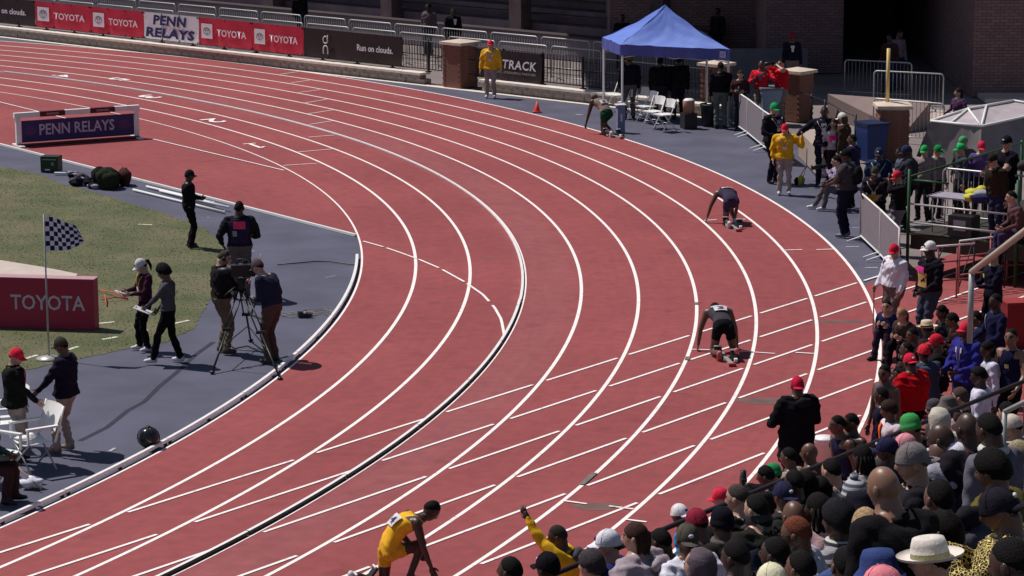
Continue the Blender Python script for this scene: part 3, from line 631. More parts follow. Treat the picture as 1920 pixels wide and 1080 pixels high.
for k,(a_,b_,lb) in enumerate((((250,358),(420,400),'longest white pole lying on the blue surface'),((275,352),(400,385),'white pole lying between two others near the edging'),((300,360),(428,396),'shorter white pole crossing the other two'))):
    m=MB().tube([G(*a_)+Z3*.03,G(*b_)+Z3*(.03+.03*k)],.028,8); m.tube([G(*b_)+Z3*(.03+.03*k),G(*b_)+Z3*(.03+.03*k)+Vector((.02,0,0))],.034,8); tag(m.build('white_pole',MWHITE),lb,'pole','white poles lying behind the man in black')
def cables(name,pts,label,r=.012,mat=MBLKC):
    m=MB(); 
    for P in pts: m.tube([G(*q)+Z3*(r) for q in P],r,5)
    return tag(m.build(name,mat),label,'cable')
cables('cable',[[(520,497),(560,494),(590,491),(620,491),(660,497),(672,498)]],'thin black cable running to the inner edge of the track')
cables('cable',[[(480,560),(470,590),(492,600),(498,640)],[(425,640),(440,655),(465,650),(500,664)]],'loose black cable around the tripod feet')
MSEAM=M('tar_seam',(.028,.026,.045),.9,.2,10)
sp_=[(150,825),(200,800),(240,768),(270,752),(300,722),(330,698),(365,665),(400,640)]
sm_=strip([G(*q) for q in sp_],.085,-.010,'tar_seam',MSEAM,tk)
m=MB()
rr=random.Random(4)
for k in range(4):
    c=G(578,588)+Vector((rr.uniform(-.3,.3),rr.uniform(-.2,.35),.01)); m.tube([c+Vector((math.cos(t)*rr.uniform(.12,.42),math.sin(t)*rr.uniform(.1,.3),0)) for t in np.linspace(0,5.5,16)],.007,4)
tag(m.build('coiled_cable',M('pale_cable',(.22,.20,.17),.6)),'loose coil of thin pale cable on the blue surface','cable')
e=empty('connector_box',G(567,594),0,'small black connector box among the coiled cable','connector box'); MB().box((0,0,.05),(.16,.1,.1),.3).box((.13,-.03,.035),(.09,.07,.07),-.4).build('box_body',MBLKC,e); MB().box((.05,-.07,.09),(.05,.03,.03)).build('plug',MWHITE,e)
# TV camera on tripod
tp=G(462,668); e=empty('tripod',tp,0,'tall black broadcast tripod between the two camera operators','tripod')
hdp=Vector((-.05,.0,1.18)); feet=[G(398,700)-tp,G(525,712)-tp,G(470,640)-tp]
for f_ in feet:
    f_=Vector((f_.x,f_.y,.02)); mid=hdp.lerp(f_,.5); sd_=Vector((.045,0,0))
    MB().tube([hdp+sd_,mid+sd_],.014,6).tube([hdp-sd_,mid-sd_],.014,6).tube([mid,f_],.018,6).box(mid,(.15,.06,.05)).ell(f_,(.05,.05,.03),8,5).build('leg',MBLKC,e)
m=MB()
for i in range(3): m.tube([hdp.lerp(Vector((*feet[i][:2],.02)),.72),hdp.lerp(Vector((*feet[(i+1)%3][:2],.02)),.72)],.010,5)
m.build('spreader',MBLKC,e); MB().lathe([(0,.2),(.07,.2),(.08,.1),(.06,0),(.05,-.05)],(hdp.x,hdp.y,1.14),14).build('fluid_head',MBLKC,e); MB().tube([(hdp.x,hdp.y,1.28),(hdp.x-.25,hdp.y-.35,1.12)],.012,6).build('pan_bar',MBLKC,e)
e=empty('tv_camera',tp+Vector((-.03,.03,1.36)),R(100),'black broadcast television camera mounted on the tripod','tv camera')
MB().box((0,0,.11),(.15,.40,.20)).box((0,-.24,.10),(.12,.14,.13)).build('camera_body',MBLKC,e); MB().lathe([(0,.22),(.055,.22),(.06,.05),(.05,0)],n=14).build('lens',MBLKC,e)
e.children[-1].rotation_euler=(R(-90),0,0); e.children[-1].location=(0,.20,.11); MB().box((.13,-.05,.22),(.1,.08,.09)).tube([(0,.1,.2),(0,.1,.30),(0,-.14,.30),(0,-.14,.2)],.012,6).build('viewfinder',MBLKC,e); MB().tube([(0,-.28,.15),(0,-.31,.38)],.008,5).build('antenna',M('amber',(.7,.4,.1),.5),e)
# folding white director chair, lower left
def director(p,rz,label):
    e=empty('director_chair',p,rz,label,'chair')
    for sx in (-1,1):
        MB().tube([(sx*.28,.20,.42),(sx*.28,.35,.93)],.018,8).build('back_post',MWHITE,e); MB().box((sx*.28,.0,.66),(.07,.48,.03)).build('armrest',MWHITE,e); MB().box((sx*.28,-.22,.55),(.03,.03,.22)).build('arm_post',MWHITE,e)
    for y in (-.2,.2):
        MB().tube([(-.28,y,.03),(.28,y,.44)],.014,6).tube([(.28,y,.03),(-.28,y,.44)],.014,6).build('cross_legs',MSTEEL,e)
    m=MB(); vs=[(x,y,.44-.05*(1-(x/.27)**2)) for y in (-.22,.22) for x in np.linspace(-.27,.27,9)]; m.add(vs,[(i,i+1,i+10,i+9) for i in range(8)],0,True); m.build('seat',MWHITE,e)
    m=MB(); vs=[(x,.205+(z-.58)*.42+.05*(1-(x/.28)**2),z) for z in (.58,.72,.92) for x in np.linspace(-.28,.28,9)]; m.add(vs,[(r_*9+i,r_*9+i+1,r_*9+i+10,r_*9+i+9) for r_ in (0,1) for i in range(8)],0,True)
    m.add([(x,y-.008,z) for x,y,z in vs],[(r_*9+i+9,r_*9+i+10,r_*9+i+1,r_*9+i) for r_ in (0,1) for i in range(8)],0,True); m.build('backrest',MWHITE,e); return e
dc=director(G(66,880),R(-55),'white canvas director chair in front of the two blazered men')
director(G(-6,905),R(60),'low white folding chair under the seated man at the left edge'); director(G(8,842),R(-70),'second white folding chair partly out of frame at left')
MB().ell((0,0,.47),(.13,.1,.04),10,6).ell((.1,.05,.49),(.07,.06,.05),8,6).build('folded_towel',MWHITE,None); o=bpy.data.objects['folded_towel']; o.location=G(60,882)+Vector((-.10,.02,0)); tag(o,'white towel heaped on the director chair seat','towel')
e=empty('flag_stick',G(8,905),0,'wooden stick with a white cloth flag leaning to the ground','flag')
MB().tube([Vector((0,0,.42)),G(78,922)-G(8,905)+Z3*.03],.012,6).build('stick',M('wood',(.45,.30,.18),.6),e); c=G(62,915)-G(8,905)
MB().ell((c.x,c.y,.08),(.16,.10,.08),12,8,fn=lambda d:1+.25*math.sin(6*d.x+3*d.z)).build('white_cloth',cloth((.72,.70,.78)),e)
# ============================================================ BROADCAST PLATFORM
pf=empty('broadcast_platform',(0,0,0),0,'green railed scaffold platform with dark deck at right','platform')
DZ=.80; prism([ST(25.0,46.2),ST(18,46.2),ST(18,51),ST(25.0,51)],DZ-.14,DZ,'deck',M('deck_dark',(.035,.028,.022),.8,.2,3),pf)
rbox(18,25,46.14,46.19,DZ-.30,DZ-.02,'fascia',M('fascia',(.045,.036,.025),.8,.2,3),pf)
MG=M('green_paint',(.012,.075,.022),.5,.15,6)
for (s_,t_) in ((25.05,46.12),(22.75,46.12),(20,46.12),(25.05,50.9)):
    MB().tube([ST(s_,t_,0),ST(s_,t_,2.05)],.032,8).build('post',MG,pf)
for z,mt in ((1.02,MSTEEL),(1.85,MG),(1.38,MSTEEL)):
    MB().tube([ST(25.05,46.12,z),ST(22.75 if z<1.8 else 24.2,46.12,z)],.020,7).build('rail',mt,pf)
MB().tube([ST(25.05,46.12,1.9),ST(25.05,50.9,2.0)],.02,7).build('rail',MG,pf); MB().tube([ST(22.7,46.12,1.05),ST(18,46.12,1.0)],.02,7).build('rail',MSTEEL,pf)
barrier(ST(24.1,47.6,DZ),AN+PI/2,'steel barrier standing on the broadcast platform behind the tables','barriers on the broadcast platform')
barrier(ST(22.6,49.6,DZ),AN+R(75),'steel barrier at the back of the broadcast platform','barriers on the broadcast platform')
def table(p,rz,w,label):
    e=empty('folding_table',p,rz,label,'table'); MB().box((0,0,.70),(w,.6,.03)).build('tabletop',M('table_top',(.30,.27,.33),.6),e)
    for sx in(-1,1): MB().tube([(sx*w*.42,-.25,0),(sx*w*.42,-.25,.69)],.014,6).tube([(sx*w*.42,.25,0),(sx*w*.42,.25,.69)],.014,6).tube([(sx*w*.42,-.25,.2),(sx*w*.42,.25,.2)],.012,6).build('leg',MSTEEL,e)
    return e
table(ST(24.1,46.75,DZ),AN+PI/2,1.5,'folding table covered in kit at the left of the platform'); table(ST(20.2,47.2,DZ),AN+PI/2,1.2,'folding table at the right edge of the platform')
e=empty('monitor',ST(24.0,46.4,DZ),AN-PI/2,'boxy black monitor with lit grey screen under the platform table','monitor')
MB().box((0,0,.22),(.50,.36,.40)).build('monitor_body',MBLKC,e); MB().box((0,-.183,.24),(.26,.006,.2)).build('screen',M('screen_grey',(.22,.22,.27),.3),e)
def lump3(name,p,r,cols,label,cat,n,seed):
    e=lump(name,0,900,r,cols,label,cat,n,seed); e.location=p; return e
lump3('jacket_pile',ST(23.9,46.7,DZ+.71),(.7,.35,.12),[(.10,.08,.16),(.03,.03,.09),(.3,.28,.3),(.5,.45,.06)],'heap of dark jackets and papers on the platform table','clothing',9,11)
lump3('kit_bag',ST(22.9,46.6,DZ),(.6,.35,.3),[(.09,.06,.07),(.03,.02,.02),(.12,.1,.08)],'brown kit bags on the deck beside the monitor','bag',8,12)
lump3('kit_bag',ST(21.3,46.5,DZ),(.6,.35,.22),[(.03,.012,.03),(.015,.015,.02)],'dark duffel bags on the platform near its right post','bag',6,13)
e=empty('water_bottle',ST(20.75,46.5,DZ+.72),0,'white bottle standing at the right edge of the platform','bottle'); MB().lathe([(0,0),(.045,0),(.045,.2),(.02,.26),(.02,.3),(0,.3)],n=12).build('bottle_body',MWHITE,e)
# covered camera on the platform (dark grey hooded)
e=empty('covered_camera',ST(22.8,47.3,DZ),AN+R(60),'television camera under a dark rain cover on the platform','tv camera')
m=MB()
for f_ in ((-.4,-.3),(.4,-.3),(0,.45)): m.tube([(0,0,1.05),(f_[0],f_[1],.02)],.02,6)
m.build('tripod_legs',MBLKC,e); MB().ell((0,0,1.35),(.26,.42,.22),16,10,fn=lambda d:1+.08*math.sin(8*d.x+5*d.z)).ell((0,.4,1.4),(.12,.2,.12),12,8).ell((0,-.05,1.08),(.24,.3,.25),14,8,fn=lambda d:1+.1*math.sin(9*d.y)).build('rain_cover',cloth((.055,.045,.05)),e)
lump3('photo_gear',G(1500,345),(.2,.16,.14),[(.015,.015,.018),(.03,.02,.04),(.45,.40,.06)],'small heap of black gear with a yellow strap beside the yellow jacket','camera gear',7,21)
e=empty('light_stand',G(1512,338),0,'spindly black light stand on the blue surface behind the yellow jacket','stand')
for a_ in (0,2.1,4.2): MB().tube([(0,0,.35),(.3*math.cos(a_),.3*math.sin(a_),.01)],.01,5).build('leg',MBLKC,e)
MB().tube([(0,0,.3),(0,0,.75)],.01,5).build('column',MBLKC,e)
# wheeled blue bins
def bin_(p,rz,label,col):
    e=empty('wheeled_bin',p,rz,label,'bin'); m=MB(); vs=[(-.22,-.25,.05),(.22,-.25,.05),(.22,.25,.05),(-.22,.25,.05),(-.29,-.33,.95),(.29,-.33,.95),(.29,.33,.95),(-.29,.33,.95)]
    m.add(vs,[(0,3,2,1),(0,1,5,4),(1,2,6,5),(2,3,7,6),(3,0,4,7)]); m.build('bin_body',M('bin',col,.5),e); MB().box((0,-.02,.985),(.64,.72,.05)).build('lid',M('bin_lid',(col[0]*.5,col[1]*.5,col[2]*.5),.5),e)
    for sx in(-1,1): MB().tube([(sx*.25,.25,.09),(sx*.29,.25,.09)],.09,12).build('wheel',MBLKC,e)
    return e
bin_(G(1633,305),R(20),'dark blue wheeled bin in front of the brick pillar',(.015,.035,.14)); bin_(G(1778,300),R(-5),'lighter blue wheeled bin beside the grey cover',(.04,.12,.30)); bin_(G(1443,232),R(5),'pale grey blue bin behind the grey barrier panels',(.30,.36,.42))
# grey covered structure (sheeted frame)
e=empty('sheeted_shelter',(0,0,0),0,'wide grey sheeted frame with white tubes on top, upper right','covered frame')
z1=1.05; A1,B1,C1,D1,E1=G(1745,228,z1),G(1840,238,z1),G(1990,205,z1),G(1900,190,z1+.2),G(1815,205,z1+.25)
base=[G(1715,300),G(1835,322),G(2000,305),G(1990,250),G(1780,262)]
m=MB(); tp_=[A1,B1,C1]; bs=[Vector((base[0].x,base[0].y,0)),Vector((base[1].x,base[1].y,0)),Vector((base[2].x,base[2].y,0))]
vs=[]; 
for k in range(2):
    for i in range(9):
        f=i/8; a_=tp_[k].lerp(tp_[k+1],f); b_=bs[k].lerp(bs[k+1],f)
        for j in range(5): q=a_.lerp(b_,j/4); vs.append(q+Vector((0,.04*math.sin(i*2+j),0)))
fs=[]
for k in range(2):
    for i in range(8):
        for j in range(4): q=k*45+i*5+j; fs.append((q,q+1,q+6,q+5))
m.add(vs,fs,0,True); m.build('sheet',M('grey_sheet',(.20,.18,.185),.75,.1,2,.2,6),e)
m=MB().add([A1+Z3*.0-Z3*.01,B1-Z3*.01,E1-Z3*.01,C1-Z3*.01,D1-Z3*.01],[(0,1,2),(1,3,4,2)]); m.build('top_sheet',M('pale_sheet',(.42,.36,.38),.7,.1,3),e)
for a_,b_ in ((A1,B1),(B1,C1),(A1,E1),(E1,D1),(E1,B1),(D1,C1),(A1.lerp(B1,.4),E1),(B1,E1.lerp(D1,.4))): MB().tube([a_+Z3*.02,b_+Z3*.02],.03,7).build('tube',MWHITE,e)
# barriers and rails by pillar 4
barrier(G(1645,185),R(-25),'steel barrier left behind the yellow pole','barriers beside the ramp'); barrier(G(1702,208),R(-25),'steel barrier on the ramp right of the yellow pole','barriers beside the ramp')
barrier(G(1702,268),R(-35),'steel barrier low beside the brick pillar with the yellow pole','barriers beside the ramp')
for u,v,h,lb in ((1521,235,.85,'left'),(1546,246,.85,'middle'),(1603,285,.95,'right')):
    tag(MB().tube([G(u,v),G(u,v)+Z3*h],.03,7).build('bollard_post',MBLACK),'black fence post at the %s of the three by the ramp'%lb,'post')
e=empty('ramp_railing',(0,0,0),0,'dark railing between the posts beside the ramp','railing'); MB().tube([G(1500,228)+Z3*.8,G(1546,246)+Z3*.8,G(1603,285)+Z3*.9],.018,6).build('rail',MBLACK,e)
# pale blocks (tables) behind suits
m=MB(); prism([G(1497,292),G(1535,332),G(1590,330),G(1545,285)],0,.62,'pale_block',M('pale_block',(.38,.30,.26),.8)); tag(bpy.data.objects['pale_block'],'pale low block between the yellow jacket and the suited man','block')
# ============================================================ NEAR GRANDSTAND
gs=tag(empty('near_grandstand',(0,0,0)),'near grandstand of stepped concrete rows with plank benches','grandstand')
ROW0,DS,ZF0,DZF=13.75,.78,1.30,.35
MSTEP=M('step_concrete',(.13,.115,.12),.9,.15,2,.2,20); MBENCH=M('bench_plank',(.16,.13,.115),.7,.15,4)
for k in range(-1,13):
    s_=ROW0-DS*k; zf=ZF0+DZF*k
    if k>=0:
        rbox(s_-DS/2-.1,s_+DS/2-.1,-5,44,0,zf,'step',MSTEP,gs)
        for j in range(8):
            t0=2+j*5.2; rbox(s_-.17,s_+.13,t0,t0+5.15,zf+.37,zf+.42,'bench',MBENCH,gs)
            for q_ in (.6,2.6,4.6): rbox(s_-.05,s_,t0+q_,t0+q_+.06,zf,zf+.37,'bench_bracket',MBLACK,gs)
rbox(14.12,14.34,-5,44,0,ZF0+.12,'front_wall',MCONCD,gs)
def st_tube(pts,r,mat,par,name='rail'): return MB().tube([ST(*p) for p in pts],r,8).build(name,mat,par)
rl=empty('guard_rail',(0,0,0),0,'dark guard rail along the front of the near stand','railing')
MRAIL=M('rail_dark',(.028,.018,.022),.6,.1,8,spec=.15)
st_tube([(14.45,-5,2.48),(14.45,44,2.48)],.027,MRAIL,rl)
for t_ in np.arange(9,44,2.3): st_tube([(14.45,t_,.0),(14.45,t_,2.5)],.028,MRAIL,rl,'post')
# stair handrails at right
hr=empty('stair_handrail',(0,0,0),0,'thick pale sloping handrail with post at the right edge','handrail')
MHR=M('handrail_cream',(.46,.41,.32),.45,.05,6)
pA=atS(1822,510,16.2); pB=atS(1922,433,14.4); pC=Vector((pA.x,pA.y,max(0,pA.z-.95)))
MB().tube([pA,pB,pB+(pB-pA)*.5],.042,10).build('rail',MHR,hr); MB().tube([pA,pC],.04,10).build('post',MSTEEL,hr)
h2=empty('stair_handrail',(0,0,0),0,'short grey handrail low at the right edge among spectators','handrail')
qA=atS(1884,772,12.2); qB=atS(1925,752,11.9); MB().tube([qA,qB,qB+(qB-qA)],.028,8).build('rail',MSTEEL,h2); MB().tube([qA,qA-Z3*.9],.028,8).build('post',MSTEEL,h2)
# red steel frames (gates/hurdles stack) on the red runway behind the officials
MRF=M('faded_red',(.34,.10,.10),.6,.1,6)
for k,(u,v,rz) in enumerate(((1775,560,R(20)),(1840,545,R(30)),(1905,530,R(15)))):
    e=empty('hurdle_rack',G(u,v),rz,('faded red and white steel frame %s'%('nearest the white capped man','behind the pale handrail post','at the right edge under the platform')[k]),'hurdle rack','faded steel frames under the platform')
    for z in (.35,.7,1.0): MB().tube([(-.55,0,z),(.55,0,z)],.02,6).build('rail',MRF if z<1 else MWHITE,e)
    for x in (-.55,-.2,.2,.55): MB().tube([(x,0,0),(x,0,1.0)],.018,6).build('upright',MRF if x<.3 else MBLACK,e)
    MB().tube([(-.55,0,.1),(.2,.5,.9)],.014,5).build('brace',MBLACK,e)
e=empty('red_box',G(1903,648),R(10),'tall dark red padded box at the right edge','box'); MB().box((.05,0,.38),(.55,.4,.76)).build('box_body',M('dark_red_pad',(.20,.012,.015),.6),e); MB().box((.05,0,.775),(.57,.42,.03)).build('lid',M('dark_red_pad2',(.28,.03,.03),.6),e)
e=empty('round_tub',G(1546,868),0,'round white tub beside the black coated man','tub'); MB().lathe([(0,.36),(.15,.36),(.155,.33),(.155,.30),(.145,.30),(.12,0),(0,0)],n=24).build('tub_body',MWHITE,e); MB().lathe([(0,.385),(.165,.38),(.165,.35),(.15,.345)],n=24).build('lid',MWHITE,e)
# ============================================================ PEOPLE
def cap_tube(a,b,ra,rb,n=9):
    a,b=np.array(a,float),np.array(b,float); d=b-a; L_=np.linalg.norm(d)+1e-9; d=d/L_
    o=np.cross(d,[0,0,1.]) if abs(d[2])<.9 else np.cross(d,[0,1.,0]); o/=np.linalg.norm(o); p=np.cross(d,o)
    rings=[(a-d*ra*.8,ra*.45),(a-d*ra*.35,ra*.85),(a+d*.0,ra),(a*.5+b*.5,(ra+rb)/2*1.04),(b,rb),(b+d*rb*.35,rb*.85),(b+d*rb*.8,rb*.45)]
    vs=[];fs=[]
    for c,r in rings:
        for k in range(n): t=2*PI*k/n; vs.append(c+(o*math.cos(t)+p*math.sin(t))*r)
    m=len(rings)
    for i in range(m-1):
        for k in range(n): k2=(k+1)%n; fs.append((i*n+k,i*n+k2,(i+1)*n+k2,(i+1)*n+k))
    fs.append(tuple(range(n))[::-1]); fs.append(tuple((m-1)*n+k for k in range(n))); return vs,fs
def ik(a,b,l1,l2,hint):
    a,b,h=np.array(a,float),np.array(b,float),np.array(hint,float); d=b-a; L_=np.linalg.norm(d); mx=(l1+l2)*.995
    if L_>mx: b=a+d/L_*mx; L_=mx; d=b-a
    u=d/(L_+1e-9); x=(l1*l1-l2*l2+L_*L_)/(2*L_+1e-9); y=math.sqrt(max(0,l1*l1-x*x)); h=h-u*h.dot(u); h/=np.linalg.norm(h)+1e-9
    return a+u*x+h*y,b
TP=np.array([(-.10,.10,.085),(-.03,.155,.108),(.06,.172,.122),(.18,.160,.115),(.36,.142,.105),(.55,.158,.116),(.72,.178,.124),(.84,.182,.118),(.92,.158,.102),(.98,.100,.082),(1.03,.066,.066),(1.12,.055,.058),(1.25,.052,.055)])
def norm(v): v=np.array(v,float); return v/(np.linalg.norm(v)+1e-9)
HEADV=None
def head_mesh():
    nu,nvv=24,18; vs=[];fs=[];mi=[]
    for j in range(nvv+1):
        ph=PI*j/nvv
        for i in range(nu):
            th=2*PI*i/nu+PI/2; d=np.array([math.sin(ph)*math.cos(th),math.sin(ph)*math.sin(th),math.cos(ph)])
            x,y,z=d[0]*.077,d[1]*.098,d[2]*.120
            if d[2]<0: x*=1+.22*d[2]; y=y*(1+.12*d[2]) if d[1]>0 else y*(1+.38*d[2])
            if d[2]<-.3 and d[1]>0: y+=.010*(-d[2])
            g=lambda cx,cz,w: math.exp(-(((d[0]-cx)**2+(d[2]-cz)**2)/w**2)) if d[1]>0 else 0
            y+=.026*g(0,-.16,.15)+.010*g(0,0,.13)-.010*g(.36,.04,.2)-.010*g(-.36,.04,.2)+.005*g(.33,.22,.2)+.005*g(-.33,.22,.2)+.007*g(0,-.52,.17)+.009*g(0,-.83,.2)
            vs.append((x,y,z))
    for j in range(nvv):
        for i in range(nu):
            i2=(i+1)%nu; f=(j*nu+i,(j+1)*nu+i,(j+1)*nu+i2,j*nu+i2); fs.append(f)
            c=np.mean([vs[q] for q in f],0); m=0
            if c[1]>.06 and abs(c[2]-.036)<.007 and .016<abs(c[0])<.046: m=4
            if c[1]>.07 and abs(c[2]+.062)<.008 and abs(c[0])<.024: m=5
            mi.append(m)
    def el(c,r,m,nu=8,nv=6):
        b=len(vs)
        for j in range(nv+1):
            for i in range(nu): vs.append((c[0]+r[0]*math.sin(PI*j/nv)*math.cos(2*PI*i/nu),c[1]+r[1]*math.sin(PI*j/nv)*math.sin(2*PI*i/nu),c[2]+r[2]*math.cos(PI*j/nv)))
        for j in range(nv):
            for i in range(nu): i2=(i+1)%nu; fs.append((b+j*nu+i,b+(j+1)*nu+i,b+(j+1)*nu+i2,b+j*nu+i2)); mi.append(m)
    for s in(-1,1): el((s*.079,-.006,-.004),(.012,.021,.032),0); el((s*.030,.083,.012),(.013,.009,.008),4,6,4)
    return np.array(vs),fs,mi
HV,HF,HM=head_mesh()
def hand_mesh():
    """left-hand style template: wrist at 0, fingers along +y, palm down -z, thumb towards +x"""
    m=MB(); m.ell((0,.045,0),(.040,.052,.016),10,6)
    for i,(x,l) in enumerate(((.028,.066),(.010,.076),(-.009,.072),(-.027,.056))):
        m.tube([(x,.075,0),(x*1.1,.082+l*.45,-.006),(x*1.12,.082+l*.8,-.022),(x*1.1,.082+l*.95,-.038)],[.0105,.0098,.009,.006],6)
    m.tube([(.028,.02,-.004),(.055,.05,-.012),(.062,.078,-.020)],[.013,.011,.008],6)
    return np.array(m.v),m.f
HNV,HNF=hand_mesh()
def shell(style,seed=0):
    """closed hair volumes in head space"""
    rr=random.Random(seed); m=MB(); nu,nvv=22,16
    def f(hl,gr,amp=.0,freq=9,zs=1,back=0):
        vs=[];fs=[]
        for j in range(nvv+1):
            ph=PI*j/nvv
            for i in range(nu):
                th=2*PI*i/nu; d=np.array([math.sin(ph)*math.cos(th),math.sin(ph)*math.sin(th),math.cos(ph)])
                line=hl+ (.30*max(0,d[1])-.55*max(0,-d[1])) - (.10 if abs(d[0])>.8 else 0)
                k=1/(1+math.exp(-(d[2]-line)*16)); n_=amp*(math.sin(freq*d[0]+seed)*math.sin(freq*d[1]+2*seed)*math.cos(freq*d[2])+.5*math.sin(2.3*freq*d[0]+d[1]*freq))
                s=.86+(gr-.86)*k+n_*k; vs.append((d[0]*.078*s,d[1]*.099*s-.004*k,d[2]*.119*s*(1+(zs-1)*max(0,d[2]))))
        for j in range(nvv):
            for i in range(nu): i2=(i+1)%nu; fs.append((j*nu+i,(j+1)*nu+i,(j+1)*nu+i2,j*nu+i2))
        m.add(vs,fs,0,True)
    if style=='short': f(.26,1.045,.012,13)
    elif style=='buzz': f(.25,1.025,.004,20)
    elif style=='messy': f(.18,1.13,.05,9)
    elif style=='afro': f(.05,1.42,.05,12,1.05)
    elif style=='curly': f(.08,1.28,.07,11)
    elif style in('long','pony','bun','braids'):
        f(.08,1.09,.015,12)
        if style=='long':
            vs=[];fs=[];N=27
            for j in range(8):
                z=.04-.036*j
                for i in range(N):
                    a=R(192+156*i/(N-1)); rr_=.096+.007*math.sin(i*2.3+j*.35)+.004*math.sin(i*5.1+j*.8)+.008*math.sin(j*.55)-.0009*j*j; vs.append((rr_*math.cos(a)*.98,rr_*math.sin(a)*1.08-.01,z))
            for j in range(7):
                for i in range(N-1): q=j*N+i; fs.append((q,q+1,q+N+1,q+N))
            nb=len(vs); vs+=[(x*.8,y*.8,z) for x,y,z in vs]; fs+=[tuple(nb+i for i in q[::-1]) for q in fs[:]]
            m.add(vs,fs,0,True)
        elif style=='bun': m.ell((0,-.085,.075),(.045,.045,.042),10,8,fn=lambda d:1+.08*math.sin(12*d.x+9*d.z))
        elif style=='pony': m.tube([(0,-.09,.04),(0,-.145,.02),(0,-.15,-.08),(0,-.12,-.17)],[.022,.034,.028,.008],8)
        else:
            for i in range(9):
                a=R(195+150*i/8); m.tube([(.09*math.cos(a),.10*math.sin(a),.03),(.105*math.cos(a),.115*math.sin(a),-.08),(.10*math.cos(a),.11*math.sin(a)-.005,-.20)],[.013,.014,.008],5)
    return m
def capmesh(back=False,h=1.0):
    m=MB(); vs=[];fs=[]; nu=22; rows=[(0,.0),(18,.0),(36,0),(54,0),(70,0),(84,0),(92,0)]
    for a,_ in rows:
        for i in range(nu):
            t=2*PI*i/nu; vs.append((math.sin(R(a))*math.cos(t)*.088,math.sin(R(a))*math.sin(t)*.108-.002,.022+math.cos(R(a))*.115*h-(.012 if math.sin(t)<0 and a>60 else 0)))
    for i in range(nu): t=2*PI*i/nu; vs.append((math.cos(t)*.074,math.sin(t)*.092,.02))
    for j in range(len(rows)):
        for i in range(nu): i2=(i+1)%nu; fs.append((j*nu+i,(j+1)*nu+i,(j+1)*nu+i2,j*nu+i2))
    m.add(vs,fs,0,True); m.ell((0,0,.022+.115*h),(.008,.008,.005),6,4)
    for q in range(6):
        t=PI*q/3+.5; m.tube([(math.sin(R(a))*math.cos(t)*.0895,math.sin(R(a))*math.sin(t)*.1095-.002,.022+math.cos(R(a))*.1165*h) for a in (0,20,40,60,80)],.0016,4)
    m.lathe([(.0885,.012),(.0905,.018),(.0885,.026)],n=22,sy=1.22); return m
def brimmesh():
    m=MB(); vs=[];fs=[];N=13
    for i in range(N):
        a=R(90-58+116*i/(N-1)); x0,y0=.084*math.cos(a),.104*math.sin(a); ex=.068*math.cos((a-PI/2)*1.35)**.6 if abs(a-PI/2)*1.35<PI/2 else 0
        for q in (0,.35,.7,1): vs.append((x0*(1-.03*q),y0+ex*q,.020-.016*q*q-.010*(x0/.08)**2))
    for i in range(N-1):
        for q in range(3): k=i*4+q; fs.append((k,k+1,k+5,k+4))
    nb=len(vs); vs+=[(x,y,z-.005) for x,y,z in vs]; fs+=[tuple(nb+i for i in f[::-1]) for f in fs[:]]
    m.add(vs,fs,0,True); return m
def hatmesh(kind):
    m=MB()
    if kind=='fedora': m.lathe([(.150,.045),(.145,.030),(.100,.022),(.086,.03),(.080,.09),(.070,.125),(.04,.132),(0,.118)],n=24,sy=1.16)
    elif kind=='bucket': m.lathe([(.125,-.012),(.092,.03),(.084,.085),(.07,.118),(0,.126)],n=22,sy=1.15)
    elif kind=='beanie': m.lathe([(.083,-.01),(.092,.0),(.093,.035),(.088,.04),(.088,.07),(.074,.115),(.045,.142),(.0,.152)],n=22,sy=1.17)
    elif kind=='pom': m.lathe([(.083,-.01),(.092,.0),(.093,.035),(.088,.04),(.088,.07),(.074,.115),(.045,.142),(.0,.152)],n=22,sy=1.17); m.ell((0,0,.17),(.035,.035,.032),12,8,fn=lambda d:1+.15*math.sin(15*d.x)*math.cos(13*d.y))
    elif kind=='hood':
        m.ell((0,-.022,.004),(.104,.124,.138),26,18,fn=lambda d: (1.0 if d.y<.45 else .74)+.025*math.sin(9*d.x+4*d.z)+.02*math.sin(14*d.z+5*d.y)+.05*max(0,-d.y)*max(0,d.z))
        m.lathe([(.10,-.05),(.112,-.11),(.145,-.155),(.19,-.19)],c=(0,-.02,0),n=22,sy=.8)
    return m
MESHC={}
def cached(key,fn,mats_n=1):
    if key not in MESHC: MESHC[key]=fn().mesh(key[0])
    return MESHC[key].copy()
PEOPLE=[]
SK={'d':(.055,.026,.017),'m':(.12,.058,.038),'b':(.22,.115,.075),'l':(.45,.26,.19),'t':(.33,.19,.13)}
BLK=(.010,.009,.012); CHAR=(.028,.025,.030); NAV=(.012,.014,.05); WHT=(.62,.60,.62); GRY=(.16,.145,.16); TAN=(.33,.26,.21); RED=(.48,.02,.03); YEL=(.72,.40,.03); DEN=(.05,.07,.15); BRN=(.06,.03,.018)
def person(pos,face,label,pose='stand',h=1.74,top=BLK,bot=CHAR,shoe=BLK,skin='m',hair='short',hc=(.008,.006,.006),hat=None,hatc=RED,sleeve='long',leg='long',bulk=0,
           wr=None,an=None,pel=None,lean=0,side=0,hunch=0,head=(0,0),coat=0,extras=(),group=None,tk_=None,bk=None,kh=None,eh=None,wide=1.0,band=None,cat='person'):
    PEOPLE.append(dict(locals()))
